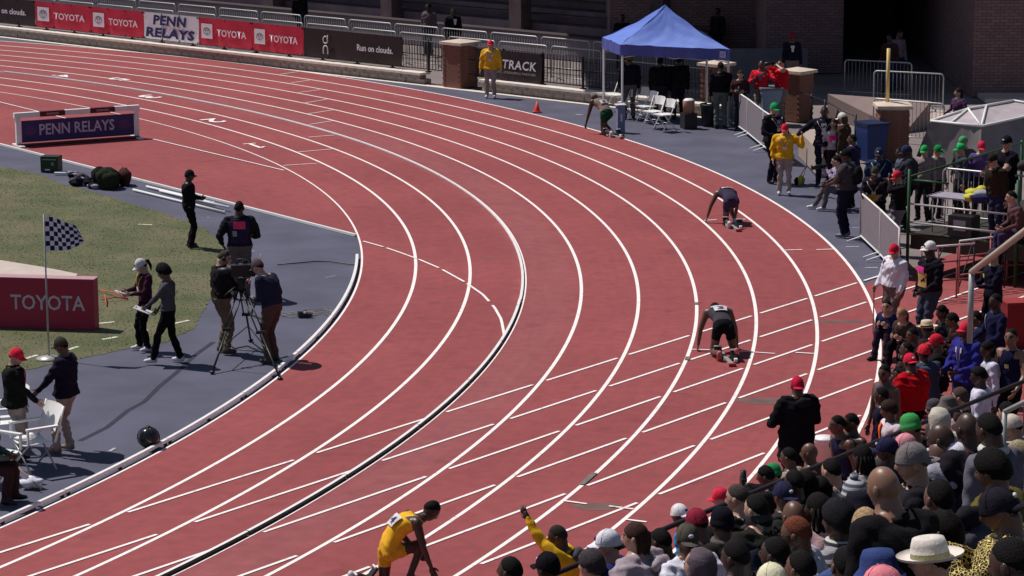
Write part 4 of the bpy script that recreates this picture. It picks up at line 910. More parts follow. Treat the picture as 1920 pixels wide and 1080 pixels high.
def build_person(a):
    k=a['h']/1.74; pose=a['pose']; P={}
    if a['sleeve']!='none' and pose!='kneel': a['bulk']+=.014; a['wide']*=1.05
    pel=a['pel']; wr=a['wr']; an=a['an']; lean,side,hunch=a['lean'],a['side'],a['hunch']; kh=a['kh']; eh=a['eh']
    if pose=='stand':
        pel=pel or (0,0,.90); an=an or ((-.11,0,.075),(.11,.02,.075)); wr=wr or ((-.27,.05,.80),(.27,.05,.80)); kh=kh or (0,1,0)
    elif pose=='sit':
        pel=pel or (0,0,.52); an=an or ((-.12,.42,.075),(.12,.44,.075)); wr=wr or ((-.12,.36,.62),(.12,.36,.62)); kh=kh or (0,.3,1)
    elif pose=='kneel':
        pel=pel or (0,-.05,.55); an=an or ((-.12,-.45,.08),(.12,.22,.075)); wr=wr or ((-.2,.3,.6),(.2,.35,.6)); kh=kh or (0,1,.1)
    pel=np.array(pel)*k; an=[np.array(q)*k for q in an]; wr=[np.array(q)*k for q in wr]
    if not isinstance(kh[0],(tuple,list)): kh=(kh,kh)
    upv=norm((math.sin(R(side)),math.sin(R(lean))*math.cos(R(side)),math.cos(R(lean))*math.cos(R(side)))); fwd=norm(np.cross(upv,(1,0,0))); fwd=fwd if fwd.dot((0,1,-.01))>0 or lean>60 else -fwd
    rgt=norm(np.cross(fwd,upv)); 
    if rgt[0]<0: rgt=-rgt
    fwd=np.cross(upv,rgt); TL=.545*k
    def spine(t):   # t 0..1.3
        b=pel+upv*TL*t-fwd*(hunch*.12*k*math.sin(min(max(t,0),1)*PI)); 
        if t>.9: b=b+fwd*(hunch*.10*k+.012*k)*(t-.9)/.3
        return b
    bulk=a['bulk']; wd=a['wide']
    V=[];Fc=[]
    def add(vf):
        b=len(V); V.extend(vf[0]); Fc.extend([tuple(b+i for i in f) for f in vf[1]])
    n=16; vs=[]
    for t,w,d in TP:
        c=spine(t); w=(w+bulk*(1 if t<.95 else .3))*k*(wd if t<.9 else 1); d=(d+bulk*(1 if t<.95 else .3))*k*(wd if t<.8 else 1)
        for i in range(n):
            an_=2*PI*i/n; ca,sa=math.cos(an_),math.sin(an_); e_=.85; vs.append(c+rgt*w*np.sign(ca)*abs(ca)**e_+fwd*d*np.sign(sa)*abs(sa)**e_)
    fs=[(i*n+q,i*n+(q+1)%n,(i+1)*n+(q+1)%n,(i+1)*n+q) for i in range(len(TP)-1) for q in range(n)]+[tuple(range(n))[::-1],tuple((len(TP)-1)*n+q for q in range(n))]
    add((vs,fs)); prims=[]
    Sh=[spine(.885)+rgt*s*(.185*k+bulk*.6)-fwd*.01*k for s in(-1,1)]; Hp=[spine(-.02)+rgt*s*.088*k*wd for s in(-1,1)]
    eb=bulk*.55
    hands=[]
    for j,s in enumerate((-1,1)):
        h_=(eh[j] if eh else (s*.55,-.75,-.45)); el,w_=ik(Sh[j],wr[j],.295*k,.265*k,h_)
        add(cap_tube(spine(.86)+rgt*s*.07*k,Sh[j],.072*k+eb,.062*k+eb)); add(cap_tube(Sh[j],el,.060*k+eb,.045*k+eb)); add(cap_tube(el,w_,.044*k+eb*(a['sleeve']=='long'),.028*k+eb*.5*(a['sleeve']=='long')))
        prims+= [('sh',Sh[j],Sh[j]+1e-4,.062*k+eb,.062*k+eb),('ua',Sh[j],el,.058*k+eb,.045*k+eb),('fa',el,w_,.044*k+eb,.028*k+eb)]; hands.append((el,w_,s))
    legb=.012 if a['leg']=='long' else 0
    for j,s in enumerate((-1,1)):
        kn,f_=ik(Hp[j],an[j],.42*k,.42*k,kh[j]); add(cap_tube(Hp[j],kn,(.092+legb+bulk*.3)*k*wd,(.056+legb)*k)); add(cap_tube(kn,f_,(.055+legb*1.5)*k,(.040+legb*1.8)*k)); 
        if a['leg']!='long': add(cap_tube(kn+(f_-kn)*.12-np.array([0,.012,0]),kn+(f_-kn)*.5,.046*k,.040*k))
        prims+=[('th',Hp[j],kn,(.09+legb)*k,(.055+legb)*k),('ca',kn,f_,(.052+legb)*k,(.04+legb)*k)]
        shin=norm(f_-kn); fd=np.array([s*.18,1,0.]); 
        if pose=='kneel' or a['kh'] is not None:
            fd=norm(np.array([0,1.,0])-shin*shin[1]*.0) if f_[2]<.12*k and shin[2]<-.6 else norm(np.array([s*.05,.35,-.9])) 
        fd=norm(fd); add(cap_tube(f_-fd*.035*k-np.array([0,0,.03*k]),f_+fd*.15*k-np.array([0,0,.038*k]),.048*k,.036*k)); prims.append(('sho',f_-fd*.04*k-np.array([0,0,.03*k]),f_+fd*.16*k-np.array([0,0,.035*k]),.05*k,.04*k))
    if a['coat']:
        vs=[];m_=4
        for i in range(m_):
            t=i/(m_-1); c=spine(.12)+(np.array([0,0,-1.])*a['coat']*k*t if pose!='sit' else -upv*.1*t); w=(.185+bulk+.03*t)*k; d=(.135+bulk+.03*t)*k
            for q in range(n): an_=2*PI*q/n; vs.append(c+rgt*w*math.cos(an_)+fwd*d*math.sin(an_))
        fs=[(i*n+q,i*n+(q+1)%n,(i+1)*n+(q+1)%n,(i+1)*n+q) for i in range(m_-1) for q in range(n)]+[tuple(range(n)),tuple((m_-1)*n+q for q in range(n))[::-1]]; add((vs,fs))
    if pose!='kneel' and a['head']==(0,0): rh=random.Random(a['label']); a['head']=(rh.uniform(-24,24),rh.uniform(-4,16))
    me=bpy.data.meshes.new('b'); me.from_pydata([tuple(map(float,v)) for v in V],[],Fc); ob=bpy.data.objects.new('b',me); COL.objects.link(ob)
    md=ob.modifiers.new('r','REMESH'); md.mode='VOXEL'; md.voxel_size=(.021 if a.get('fine',1) else .03)
    sm=ob.modifiers.new('s','SMOOTH'); sm.factor=.5; sm.iterations=2
    a.update(ob=ob,prims=prims,spine=spine,rgt=rgt,fwd=fwd,upv=upv,TL=TL,k=k,hands=hands,pelv=pel)
def seg_d(C,a,b,ra,rb):
    d=b-a; L2=d.dot(d)+1e-12; t=np.clip(((C-a)@d)/L2,0,1); return np.linalg.norm(C-a-t[:,None]*d,axis=1)-(ra+(rb-ra)*t),t
def finish_person(a,dg,idx):
    me0=bpy.data.meshes.new_from_object(a['ob'].evaluated_get(dg)); k=a['k']
    nvn=len(me0.vertices); V=np.zeros(nvn*3); me0.vertices.foreach_get('co',V); V=V.reshape(-1,3); N=np.zeros(nvn*3); me0.vertices.foreach_get('normal',N); N=N.reshape(-1,3)
    faces=[tuple(p.vertices) for p in me0.polygons]; C=np.array([V[list(f)].mean(0) for f in faces]); bpy.data.objects.remove(a['ob'])
    spine,rgt,fwd,upv=a['spine'],a['rgt'],a['fwd'],a['upv']
    # classify
    base=spine(0); rel=C-base; tt=(rel@upv)/a['TL']; xx=rel@rgt; yy=rel@fwd
    tc=np.clip(tt,-.1,1.3); w=np.interp(tc,TP[:,0],TP[:,1])*k+a['bulk']; d_=np.interp(tc,TP[:,0],TP[:,2])*k+a['bulk']
    yo=-a['hunch']*.12*k*np.sin(np.clip(tt,0,1)*PI)
    dt=(np.sqrt((xx/w)**2+((yy-yo)/d_)**2)-1)*.12*k+np.where((tt<-.08),(-.08-tt)*a['TL'],0)+np.where(tt>1.3,(tt-1.3)*a['TL'],0)
    best=dt.copy(); kind=np.full(len(C),0); tb=tc.copy()
    names={'sh':1,'ua':2,'fa':3,'th':4,'ca':5,'sho':6}
    for nm,p,q,ra,rb in a['prims']:
        dd,t=seg_d(C,p,q,ra,rb); m=dd<best; best[m]=dd[m]; kind[m]=names[nm]; tb[m]=t[m]
    hem=.10 if a['bot']!=a['top'] else .1
    mat=np.zeros(len(C),int)
    mat[(kind==0)&(tt<hem-.02)]=1; mat[(kind==0)&(tt>.985)&(np.abs(xx)<.1)]=2
    mat[kind==4]=1; mat[kind==5]=1; mat[kind==6]=3
    sl=a['sleeve']
    if sl=='short': mat[(kind==2)&(tb>.75)]=2; mat[kind==3]=2
    if sl in('none','tank'): mat[(kind==2)|(kind==3)|(kind==1)]=2; 
    if sl=='none': mat[(kind==0)&(tt>.80)&(np.abs(xx)>.10*k)]=2
    if a['leg']=='short': mat[(kind==5)]=2; mat[(kind==4)&(tb>.82)]=2
    if a['leg']=='brief': mat[(kind==5)]=2; mat[(kind==4)&(tb>.45)]=2
    if a['coat']:
        m=(C[:,2]>a['pelv'][2]-(a['coat']-.04)*k)&(np.hypot(xx,yy)<.3)&((kind==4)|(kind==0))&(mat==1); mat[m]=0
    # folds
    clothv=np.zeros(nvn)
    for f,m in zip(faces,mat):
        if m in(0,1): clothv[list(f)]=1
    r=random.Random(idx); ph=[r.uniform(0,6) for _ in range(6)]
    nz=.45*(1-2*np.abs(np.sin(V[:,0]*12+V[:,1]*9+9*np.sin(V[:,2]*7+ph[5])*.3+V[:,2]*16+ph[2])))+.4*np.sin(V[:,0]*21+V[:,2]*13+ph[0])*np.sin(V[:,1]*19-V[:,2]*17+ph[1])+.5*np.sin(V[:,2]*38+6*np.sin(V[:,0]*11+ph[2])+ph[3])*np.sin(V[:,0]*30+V[:,1]*26+ph[4])
    V=V+N*(nz*clothv*(.006 if a['sleeve']=='none' else (.011 if a['bulk']<.03 else .016)))[:,None]
    # head
    yaw,pit=R(a['head'][0]),R(a['head'][1]); nb=spine(1.0); hdir=norm(upv*.35+np.array([0,0,1.])*.65+np.array([0,math.sin(pit)*.35,0])) if a['lean']<50 else norm(upv*.8+np.array([0,0,.5]))
    nt_=spine(1.075); Mh=Matrix.Rotation(-yaw,3,'Z')@Matrix.Rotation(-pit,3,'X')
    if a['lean']>=50 or a['lean']>35: Mh=Matrix.Rotation(-yaw,3,'Z')@Matrix.Rotation(-R(a['lean']*.75)-pit,3,'X')
    if a['side']: Mh=Matrix.Rotation(R(a['side']*.5),3,'Y')@Mh
    hc=nt_+np.array(Mh@Vector((0,.018,.108)))*k
    Mn=np.array(Mh); HVt=(HV*k*1.05)@Mn.T+hc
    nV=len(V); allV=[V,HVt]; allF=faces+[tuple(nV+i for i in f) for f in HF]; allM=list(mat)+[{0:2,4:4,5:5}[m] for m in HM]; nV+=len(HVt)
    for el,w_,s in a['hands']:
        y=norm(w_-el); z=norm(np.array([-s*.9,-.0,.35])-y*np.dot([-s*.9,0,.35],y))*-1.; 
        x=np.cross(y,z); B=np.stack([x,y,z],1); H=HNV.copy()
        if x.dot([0,1,.2])<0: H[:,0]*=-1
        Ht=(H*k)@B.T+w_-y*.008; allV.append(Ht); allF+= [tuple(nV+i for i in f) for f in HNF]; allM+=[2]*len(HNF); nV+=len(Ht)
    VV=np.vstack(allV); me=bpy.data.meshes.new('person'); me.from_pydata(VV.tolist(),[],allF); me.polygons.foreach_set('material_index',allM); me.polygons.foreach_set('use_smooth',[True]*len(allF)); me.update()
    sk=SK[a['skin']]; tkk=a['tk_']
    mats=[cloth(a['top'],tkk[0] if tkk else None,tkk[1] if tkk else None),cloth(a['bot'],a['bk'][0] if a['bk'] else None,a['bk'][1] if a['bk'] else None),skinm(sk),M('shoe',a['shoe'],.5,.1,10),M('brow',a['hc'],.6),M('lip',(sk[0]*.8,sk[1]*.55,sk[2]*.55),.5)]
    o=link('person',me,None,mats); tag(o,a['label'],a['cat'],a['group'])
    o.location=a['pos']; o.rotation_euler=(0,0,R(a['face']-90))
    def child(name,m,mt,par=o,loc=hc,rot=Mh,sc_=k*1.05):
        me=m.mesh(name) if isinstance(m,MB) else m; 
        c=link(name,me,par,mt)
        if par is o: c.matrix_local=Matrix.Translation(Vector(loc))@rot.to_4x4()@Matrix.Scale(sc_,4)
        return c
    hat=a['hat']; hr_=a['hair']
    if hr_ and hat in('cap','bcap','visor') and hr_ in('afro','curly','messy'): hr_='short'
    if hr_ and hat in('beanie','pom','bucket','fedora','hood') and hr_ not in('long','braids'): hr_=None if hat=='hood' else 'buzz'
    if hr_: child('hair',cached(('hair',hr_,idx%3),lambda:shell(hr_,idx%3)),M('hair',a['hc'],.70,.35,60,.55,150,spec=.10))
    if hat in('cap','bcap'):
        back=hat=='bcap'; rot=Mh@Matrix.Rotation(PI,3,'Z') if back else Mh
        c=child('cap',cached(('cap',1),lambda:capmesh()),cloth(a['hatc']),rot=rot)
        if idx%2==0: link('logo_patch',MB().ell((0,.101,.062),(.022,.012,.016),10,6).mesh('logo_patch'),c,cloth((.6,.58,.6) if max(a['hatc'])<.9 and a['hatc'][1]<.3 else (.03,.03,.12)))
        b=link('brim',cached(('brim',1),brimmesh),c,cloth(a['band'] or a['hatc']))
    elif hat in('fedora','bucket','beanie','pom','hood'):
        c=child('hat',cached((hat,1),lambda:hatmesh(hat)),cloth(a['hatc'],'stripe' if hat=='pom' else None,(.1,.1,.12) if hat=='pom' else None))
        if hat=='fedora': link('hat_band',MB().lathe([(.0885,.028),(.0845,.055)],n=24,sy=1.16).mesh('hat_band'),c,cloth(a['band'] or (.03,.02,.03)))
    elif hat=='headset':
        m=MB().tube([(.085*math.cos(t)*1.02,-.005,.01+.125*math.sin(t)) for t in np.linspace(0,PI,12)],.007,6)
        for s in(-1,1): m.ell((s*.09,-.005,.0),(.016,.033,.036),10,8)
        m.tube([(.09,0,-.01),(.075,.08,-.05),(.03,.11,-.065)],.004,5); child('headset',m,MBLKC)
    if a['bulk']>=.03 and a['sleeve']=='long' and not any(e_[0]=='scarf' for e_ in a['extras']) and hat!='hood':
        m=MB(); rr_=random.Random(idx)
        pts=[spine(1.0+.03*math.sin(t+1))+rgt*(.083*k+.2*(a['bulk']-.03))*math.cos(t)+fwd*(.080*k+.2*(a['bulk']-.03))*math.sin(t)-fwd*.01 for t in np.linspace(R(-250),R(70),18)]
        m.tube(pts,[.022*k+.006*math.sin(3*i+idx) for i in range(18)],8); link('collar',m.mesh('collar'),o,cloth(a['top']))
    for ex in a['extras']:
        kd=ex[0]
        def surf(t,ang,off):   # point on torso surface; ang 90 = front, -90 = back
            c=spine(t); w=(np.interp(t,TP[:,0],TP[:,1])*k+a['bulk']+off); d=(np.interp(t,TP[:,0],TP[:,2])*k+a['bulk']+off); ca,sa=math.cos(R(ang)),math.sin(R(ang))
            return c+rgt*w*np.sign(ca)*abs(ca)**.85+fwd*d*np.sign(sa)*abs(sa)**.85
        def patch(name,t0,t1,a0,a1,col,off=.016,nx=6,ny=5,thick=.004,mt=None):
            vs=[];fs=[]
            for o_ in (off,off+thick):
                for j in range(ny+1):
                    for i in range(nx+1): vs.append(surf(t0+(t1-t0)*j/ny,a0+(a1-a0)*i/nx,o_))
            q=(nx+1)*(ny+1)
            for j in range(ny):
                for i in range(nx):
                    k_=j*(nx+1)+i; fs+=[(k_,k_+1,k_+nx+2,k_+nx+1),(q+k_,q+k_+nx+1,q+k_+nx+2,q+k_+1)]
            m=MB().add(vs,fs,0,True); return link(name,m.mesh(name),o,mt or cloth(col))
        if kd=='bib':   # race number; back or front
            cc=-90 if ex[1]=='back' else 90; b=patch('race_bib',ex[3],ex[4],cc-32,cc+32,WHT,.017)
            txt=ex[2]; c=surf((ex[3]+ex[4])/2,cc,.026); xd=rgt*(1 if cc<0 else -1)
            p0=surf(ex[3],cc,.026);p1=surf(ex[4],cc,.026); yd=norm(p1-p0)
            Mw=o.matrix_basis if False else None
            text(txt,Vector(c),Vector(xd),Vector(yd),.11*len(txt)**.5,float(np.linalg.norm(p1-p0))*.6,M('bib_print',(.05,.02,.05),.6),o,'number',.02)
        elif kd=='patch': patch(ex[1],*ex[2:6],ex[6],off=(ex[7] if len(ex)>7 else .016))
        elif kd=='lanyard':
            m=MB(); 
            for s in(-1,1): m.tube([surf(t,90-s*an__,.012) for t,an__ in ((.93,48),(.8,26),(.66,13),(.52,3))],.006,5)
            link('lanyard',m.mesh('lanyard'),o,cloth(ex[1] if len(ex)>1 else WHT)); patch('badge',.40,.53,80,100,WHT,.02,2,2)
        elif kd=='tie': patch('tie',.35,.95,85,95,ex[1],.014,2,6)
        elif kd=='shirt': (patch('shirt_front',.52,.74,83,97,ex[1],.010,3,4),patch('shirt_collar',.72,.86,78,102,ex[1],.010,3,3))
        elif kd=='pack':
            m=MB(); c=surf(.60,-90,.06); m.ell(c,(.15*k,.10*k,.21*k),14,10,fn=lambda d:1-.12*(abs(d.x)**4+abs(d.z)**4)+.03*math.sin(9*d.z)); 
            for s in(-1,1): m.tube([surf(t,(-90+s*ang),.012) for t,ang in((.35,40),(.55,80),(.75,120),(.9,100),(.93,60),(.8,35))],.014,5)
            link('backpack',m.mesh('backpack'),o,cloth(ex[1]))
        elif kd=='hoodback':
            m=MB().ell(surf(.93,-90,.03),(.12*k,.06*k,.075*k),14,8,fn=lambda d:1+.1*math.sin(7*d.x+3)); link('hood',m.mesh('hood'),o,cloth(ex[1]))
        elif kd=='scarf':
            m=MB(); m.tube([spine(1.02)+rgt*.085*k*math.cos(t)+fwd*.085*k*math.sin(t) for t in np.linspace(0,2*PI,16)],.032,7); link('scarf',m.mesh('scarf'),o,cloth(*ex[1:2],kind=ex[2] if len(ex)>2 else None,c2=ex[3] if len(ex)>3 else None))
        elif kd=='item':   # held thing between hands / in a hand: (item,name,which,size,color,label,cat)
            _,nm,wh,sz,col,lb,ct=ex; el,w_,s=a['hands'][0 if wh!='R' else 1]; c=w_+norm(w_-el)*.07
            if wh=='B': el2,w2,_s=a['hands'][1]; c=(c+w2+norm(w2-el2)*.07)/2
            mw=Matrix.Translation(Vector(a['pos']))@Matrix.Rotation(R(a['face']-90),4,'Z'); cw=mw@Vector(c); mtt=M('item',col,.4,.05)
            if nm=='phone': m=MB().box((0,0,0),(.075,.012,.15))
            elif nm=='camera': m=MB().box((0,0,0),(.14,.07,.10)).lathe([(0,.14),(.035,.14),(.04,0)],n=12)
            elif nm=='long_lens_camera': m=MB().box((0,0,0),(.14,.08,.11)).tube([(0,.04,0),(0,.16,0),(0,.30,-.02)],[.04,.045,.06],12)
            elif nm=='clipboard': m=MB().box((0,0,0),(.23,.30,.012)).box((0,.13,.012),(.08,.03,.012))
            elif nm=='flag': m=MB().tube([(0,0,-.1),(0,0,.5)],.008,6)
            elif nm=='cane': m=MB().tube([(0,.05,.02),(0,0,.04),(0,0,-.82)],.012,6)
            elif nm=='bag': m=MB().ell((0,0,-.12),(.17,.12,.15),12,8,fn=lambda d:1+.08*math.sin(8*d.x+6*d.z))
            else: m=MB().box((0,0,0),sz)
            it=m.build(nm,mtt); it.location=cw; it.rotation_euler=(R(20) if nm=='clipboard' else 0,0,R(a['face']-90)); tag(it,lb,ct)
        elif kd=='glasses':
            m=MB()
            for s in(-1,1): m.box((s*.032,.104,.012),(.046,.006,.024)); m.tube([(s*.055,.10,.014),(s*.08,.02,.014)],.003,4)
            m.box((0,.106,.014),(.02,.004,.006)); child('glasses',m,MBLKC)
        elif kd=='mask': child('face_mask',MB().ell((0,.078,-.055),(.052,.042,.05),12,8),cloth(WHT))
def blocks(p,face,label):
    """starting blocks: rail pointing along face, two inclined pedals"""
    e=empty('starting_blocks',p,R(face-90),label,'starting blocks','starting blocks behind the kneeling runners')
    MB().box((0,-.30,.025),(.07,.95,.04)).build('rail',MSTEEL,e)
    for x,y in((-.11,-.12),(.11,-.42)):
        q=Matrix.Rotation(R(-38),3,'X'); m=MB().box((x,y,.11),(.13,.03,.20),mat=q); m.build('pedal',MBLKC,e); MB().box((x,y-.06,.05),(.05,.14,.05)).box((x,y+.035,.20),(.13,.02,.02)).build('pedal_bracket',MWHITE,e)
    MB().box((0,.16,.02),(.26,.05,.03)).box((0,-.77,.03),(.12,.06,.05)).build('end_plate',M('block_red',(.35,.03,.03),.5),e)
def headloc(pose,h,lean=0,side=0,pel=None):
    k=h/1.74; pel=pel or {'stand':(0,0,.90),'sit':(0,0,.52),'kneel':(0,-.05,.55)}[pose]
    L_=.545*1.075; return Vector((pel[0]+L_*math.sin(R(side)),pel[1]+L_*math.sin(R(lean))+.03,pel[2]+L_*math.cos(R(lean))+.108))*k
def atfeet(u,v,face,label,z=0,**kw): person(G(u,v,z),face,label,**kw)
def athead(u,v,face,label,z=0,**kw):
    h=kw.get('h',1.74); q=headloc(kw.get('pose','stand'),h,kw.get('lean',0),kw.get('side',0),kw.get('pel')); a=G(u,v,z+q.z); r=Matrix.Rotation(R(face-90),3,'Z')@q
    person(Vector((a.x-r.x,a.y-r.y,z)),face,label,**kw)
def seat(u,v,face,label,big=1.0,up=False,D=None,**kw):
    best=None
    if D:
        g0=G(u,v,0); r=Vector((g0.x,g0.y,-HC)).normalized()*D; a=Vector((r.x,r.y,HC+r.z)); s_=toST(a)[0]; k=max(0,round((ROW0-s_)/DS)); zf=ZF0+DZF*k; hh=a.z-zf
        kk=1.02*big; pz=min(.92,hh/kk-.545*1.075*math.cos(R(kw.get('lean',0)))-.108); pz=max(.52,pz)
        pose='sit' if pz<.60 else 'stand'
        if pose=='stand' and pz<.88: kw.setdefault('an',((-.12,.14,.075),(.12,.16,.075)))
        kw['pel']=(0,0,pz); h=1.74*kk; q=headloc(pose,h,kw.get('lean',0),0,kw['pel']); r=Matrix.Rotation(R(face-90),3,'Z')@q
        kw.setdefault('group','spectators half risen in the near stand'); kw.setdefault('bulk',.028); kw.setdefault('wide',1.05)
        return person(Vector((a.x-r.x,a.y-r.y,a.z-q.z)),face,label,pose=pose,h=h,**kw)
    if up:
        for k in range(0,13):
            s_=ROW0-DS*k; zf=ZF0+DZF*k; a=atS(u,v,s_); e=abs((a.z-zf)-1.62)
            if best is None or e<best[0]: best=(e,k,a,zf)
        _,k,a,zf=best; h=1.74*min(1.08,max(.93,(a.z-zf)/1.62))*big; q=headloc('stand',h,kw.get('lean',0)); r=Matrix.Rotation(R(face-90),3,'Z')@q
        kw.setdefault('group','spectators standing in the near stand'); kw.setdefault('bulk',.03)
        return person(Vector((a.x-r.x,a.y-r.y,a.z-q.z)),face,label,h=h,**kw)
    for k in range(0,13):
        s_=ROW0-DS*k; zf=ZF0+DZF*k; a=atS(u,v,s_); e=abs((a.z-zf)-1.24)
        if best is None or e<best[0]: best=(e,k,a,zf)
    _,k,a,zf=best; kk=min(1.10,max(.93,(a.z-zf)/1.24))*big; kw.setdefault('pose','sit'); h=1.74*kk; q=headloc('sit',h,kw.get('lean',0),kw.get('side',0)); r=Matrix.Rotation(R(face-90),3,'Z')@q
    kw.setdefault('group','spectators seated in the near stand'); kw.setdefault('bulk',.018); kw.setdefault('wide',1.05)
    person(Vector((a.x-r.x,a.y-r.y,a.z-q.z)),face,label,h=h,**kw)
# ---- infield
KH=(.16,.115,.08)
atfeet(356,464,10,'man in black jacket, trousers and cap watching on the grass, arms folded',top=BLK,bot=BLK,hat='cap',hatc=CHAR,skin='d',wr=((.10,.27,1.12),(-.10,.27,1.06)),bulk=.01,h=1.62,coat=.0,extras=(('patch','belt_band',.02,.07,0,360,GRY,.010),))
atfeet(452,560,95,'man with a pink bib on his dark jacket seen from behind, grey trousers',top=(.02,.018,.022),bot=(.11,.10,.105),skin='d',hair='buzz',bulk=.035,h=1.86,wr=((-.3,.1,.95),(.22,.3,1.05)),extras=(('patch','pink_bib',.66,.90,-112,-68,(.75,.06,.16),.020),('patch','grey_patch',.42,.60,-118,-98,(.3,.3,.36),.020),('patch','dark_vest',.2,.95,-135,-45,(.03,.02,.06),.012)))
atfeet(418,662,25,'camera operator in headset, dark jacket and brown trousers, left of the tripod',top=(.022,.017,.018),bot=KH,skin='l',hair='short',hc=(.06,.04,.03),hat='headset',bulk=.02,h=1.80,shoe=(.06,.05,.03),head=(20,20),wr=((-.28,.05,.85),(.12,.38,1.15)),extras=(('lanyard',),('patch','pocket',.1,.2,40,60,(.12,.1,.09),.012)))
atfeet(512,680,150,'camera operator in navy shirt and brown trousers bending to the viewfinder, cap on',top=(.018,.022,.045),bot=(.085,.055,.044),skin='l',hair='short',hat='cap',hatc=(.10,.07,.075),lean=16,hunch=.5,bulk=.012,h=1.80,head=(0,25),wr=((-.05,.30,1.02),(.26,.16,.86)),shoe=(.03,.025,.02))
atfeet(276,656,205,'woman in white cap and dark top writing on a pad, black trousers',top=(.05,.012,.03),bot=BLK,skin='l',hat='cap',hatc=WHT,hair='pony',h=1.62,wr=((-.12,.33,1.08),(.14,.32,1.10)),shoe=WHT,wide=.9,band=(.5,.5,.56),head=(0,25),extras=(('lanyard',(.6,.5,.05)),('item','clipboard','B',None,WHT,'white pad in the hands of the woman in the white cap','pad')),an=((-.13,.02,.075),(.1,.10,.075)))
atfeet(318,680,175,'person with big dark afro hair, grey top and black leggings beside the white capped woman',top=(.075,.075,.085),bot=BLK,skin='m',hair='afro',h=1.68,shoe=WHT,wide=.92,wr=((-.10,.38,.98),(.2,.22,.9)),an=((-.12,.26,.075),(.1,-.18,.075)),head=(10,20),extras=(('item','clipboard','L',None,WHT,'white papers held by the person with afro hair','papers'),))
atfeet(128,846,165,'man in dark blazer, red tie, dark cap and cream trousers reaching out a hand',top=(.020,.016,.034),bot=(.40,.30,.25),skin='m',hair='short',hat='cap',hatc=(.05,.045,.035),bulk=.022,h=1.72,head=(5,15),coat=.10,wr=((-.22,.42,.86),(.28,.03,.80)),extras=(('shirt',(.3,.28,.3),.6),('tie',(.3,.02,.03))),shoe=(.2,.15,.1),an=((-.16,.1,.075),(.08,0,.075)))
athead(28,668,0,'man in bright red cap, dark green blazer and red tie at the left edge',top=(.014,.016,.014),bot=(.35,.28,.24),skin='l',hat='cap',hatc=(.70,.03,.06),bulk=.022,h=1.70,coat=.10,wr=((-.2,.1,.8),(.12,.42,.86)),extras=(('shirt',(.25,.2,.2),.6),('tie',(.65,.03,.04))))
athead(-14,784,-5,'seated man in dark clothes with gloves partly cut off by the left edge',pose='sit',top=(.10,.16,.14),bot=(.05,.025,.025),skin='d',bulk=.02,h=1.72,lean=14,wr=((-.12,.36,.66),(.14,.40,.68)),an=((-.14,.40,.075),(.12,.34,.075)))
# ---- runners
def runner(u,v,face,label,**kw):
    kw.setdefault('pel',(0,-.12,.70)); p=G(u,v); blocks(p-Vector((math.cos(R(face)),math.sin(R(face)),0))*.18,face,'silver and black starting blocks under '+kw.pop('bl'))
    person(p,face,label,pose='kneel',leg=kw.pop('leg','brief'),**kw)
sh_=dict(kh=((-.1,.9,-.1),(.1,.9,.2)))
KR=dict(kh=((0,.8,-.62),(0,.95,.3)),leg='brief',sleeve='none',shoe=WHT,pel=(0,-.16,.46),an=((-.10,-.54,.12),(.10,-.20,.11)),wr=((-.30,.36,.06),(.30,.38,.06)),hunch=.45)
def mr(**k): d=dict(KR); d.update(k); return d
runner(1364,420,100,'kneeling runner in black speedsuit, hands set behind the line, lane eight',**mr(bl='the runner in the black speedsuit',top=(.045,.035,.065),bot=(.05,.035,.07),skin='m',hair='buzz',h=1.80,lean=80,head=(0,15),pel=(.03,-.18,.50),wr=((-.40,.20,.07),(.24,.30,.06)),eh=((-.7,-.3,.5),(.7,-.3,.5)),extras=(('bib','back','82',.66,.88),)))
runner(1352,664,97,'kneeling runner in black shorts and grey singlet in lane six, both hands down',**mr(bl='the runner in the grey singlet',top=(.055,.05,.06),bot=(.010,.012,.013),skin='m',hair='short',h=1.84,lean=74,wr=((-.33,.26,.06),(.33,.30,.06)),shoe=(.45,.12,.12),head=(0,15),pel=(.0,-.16,.47),an=((-.13,-.52,.14),(.14,-.54,.18)),kh=((-.1,.8,-.5),(.1,.9,-.3)),eh=((-.9,-.2,.5),(.9,-.2,.5)),extras=(('bib','back','3',.46,.70),('patch','white_yoke',.74,.93,-130,-50,WHT,.014))))
runner(746,1092,18,'runner in yellow singlet kneeling on one knee near the bottom, reaching to the line',**mr(bl='the runner in yellow',top=(.78,.42,.03),bot=(.70,.36,.03),skin='d',hair='short',h=1.84,lean=44,hunch=.8,head=(-10,15),pel=(0,-.12,.38),wr=((-.14,.28,.30),(.34,.36,.07)),an=((-.12,-.52,.12),(.14,.10,.10)),eh=((-.6,-.6,0),(.5,-.9,.3)),extras=(('bib','back','14',.46,.76),)))
runner(1132,252,118,'distant runner in green shorts kneeling by the outer line, head down',**mr(bl='the runner in green shorts',top=(.22,.16,.13),bot=(.012,.055,.028),skin='d',hair='short',hc=(.2,.15,.13),h=1.86,lean=58,head=(0,5),pel=(0,-.14,.52),wr=((-.36,.34,.07),(.3,.36,.10)),eh=((-.4,-.6,0),(.5,-.5,0)),extras=(('bib','back','5',.40,.62),)))
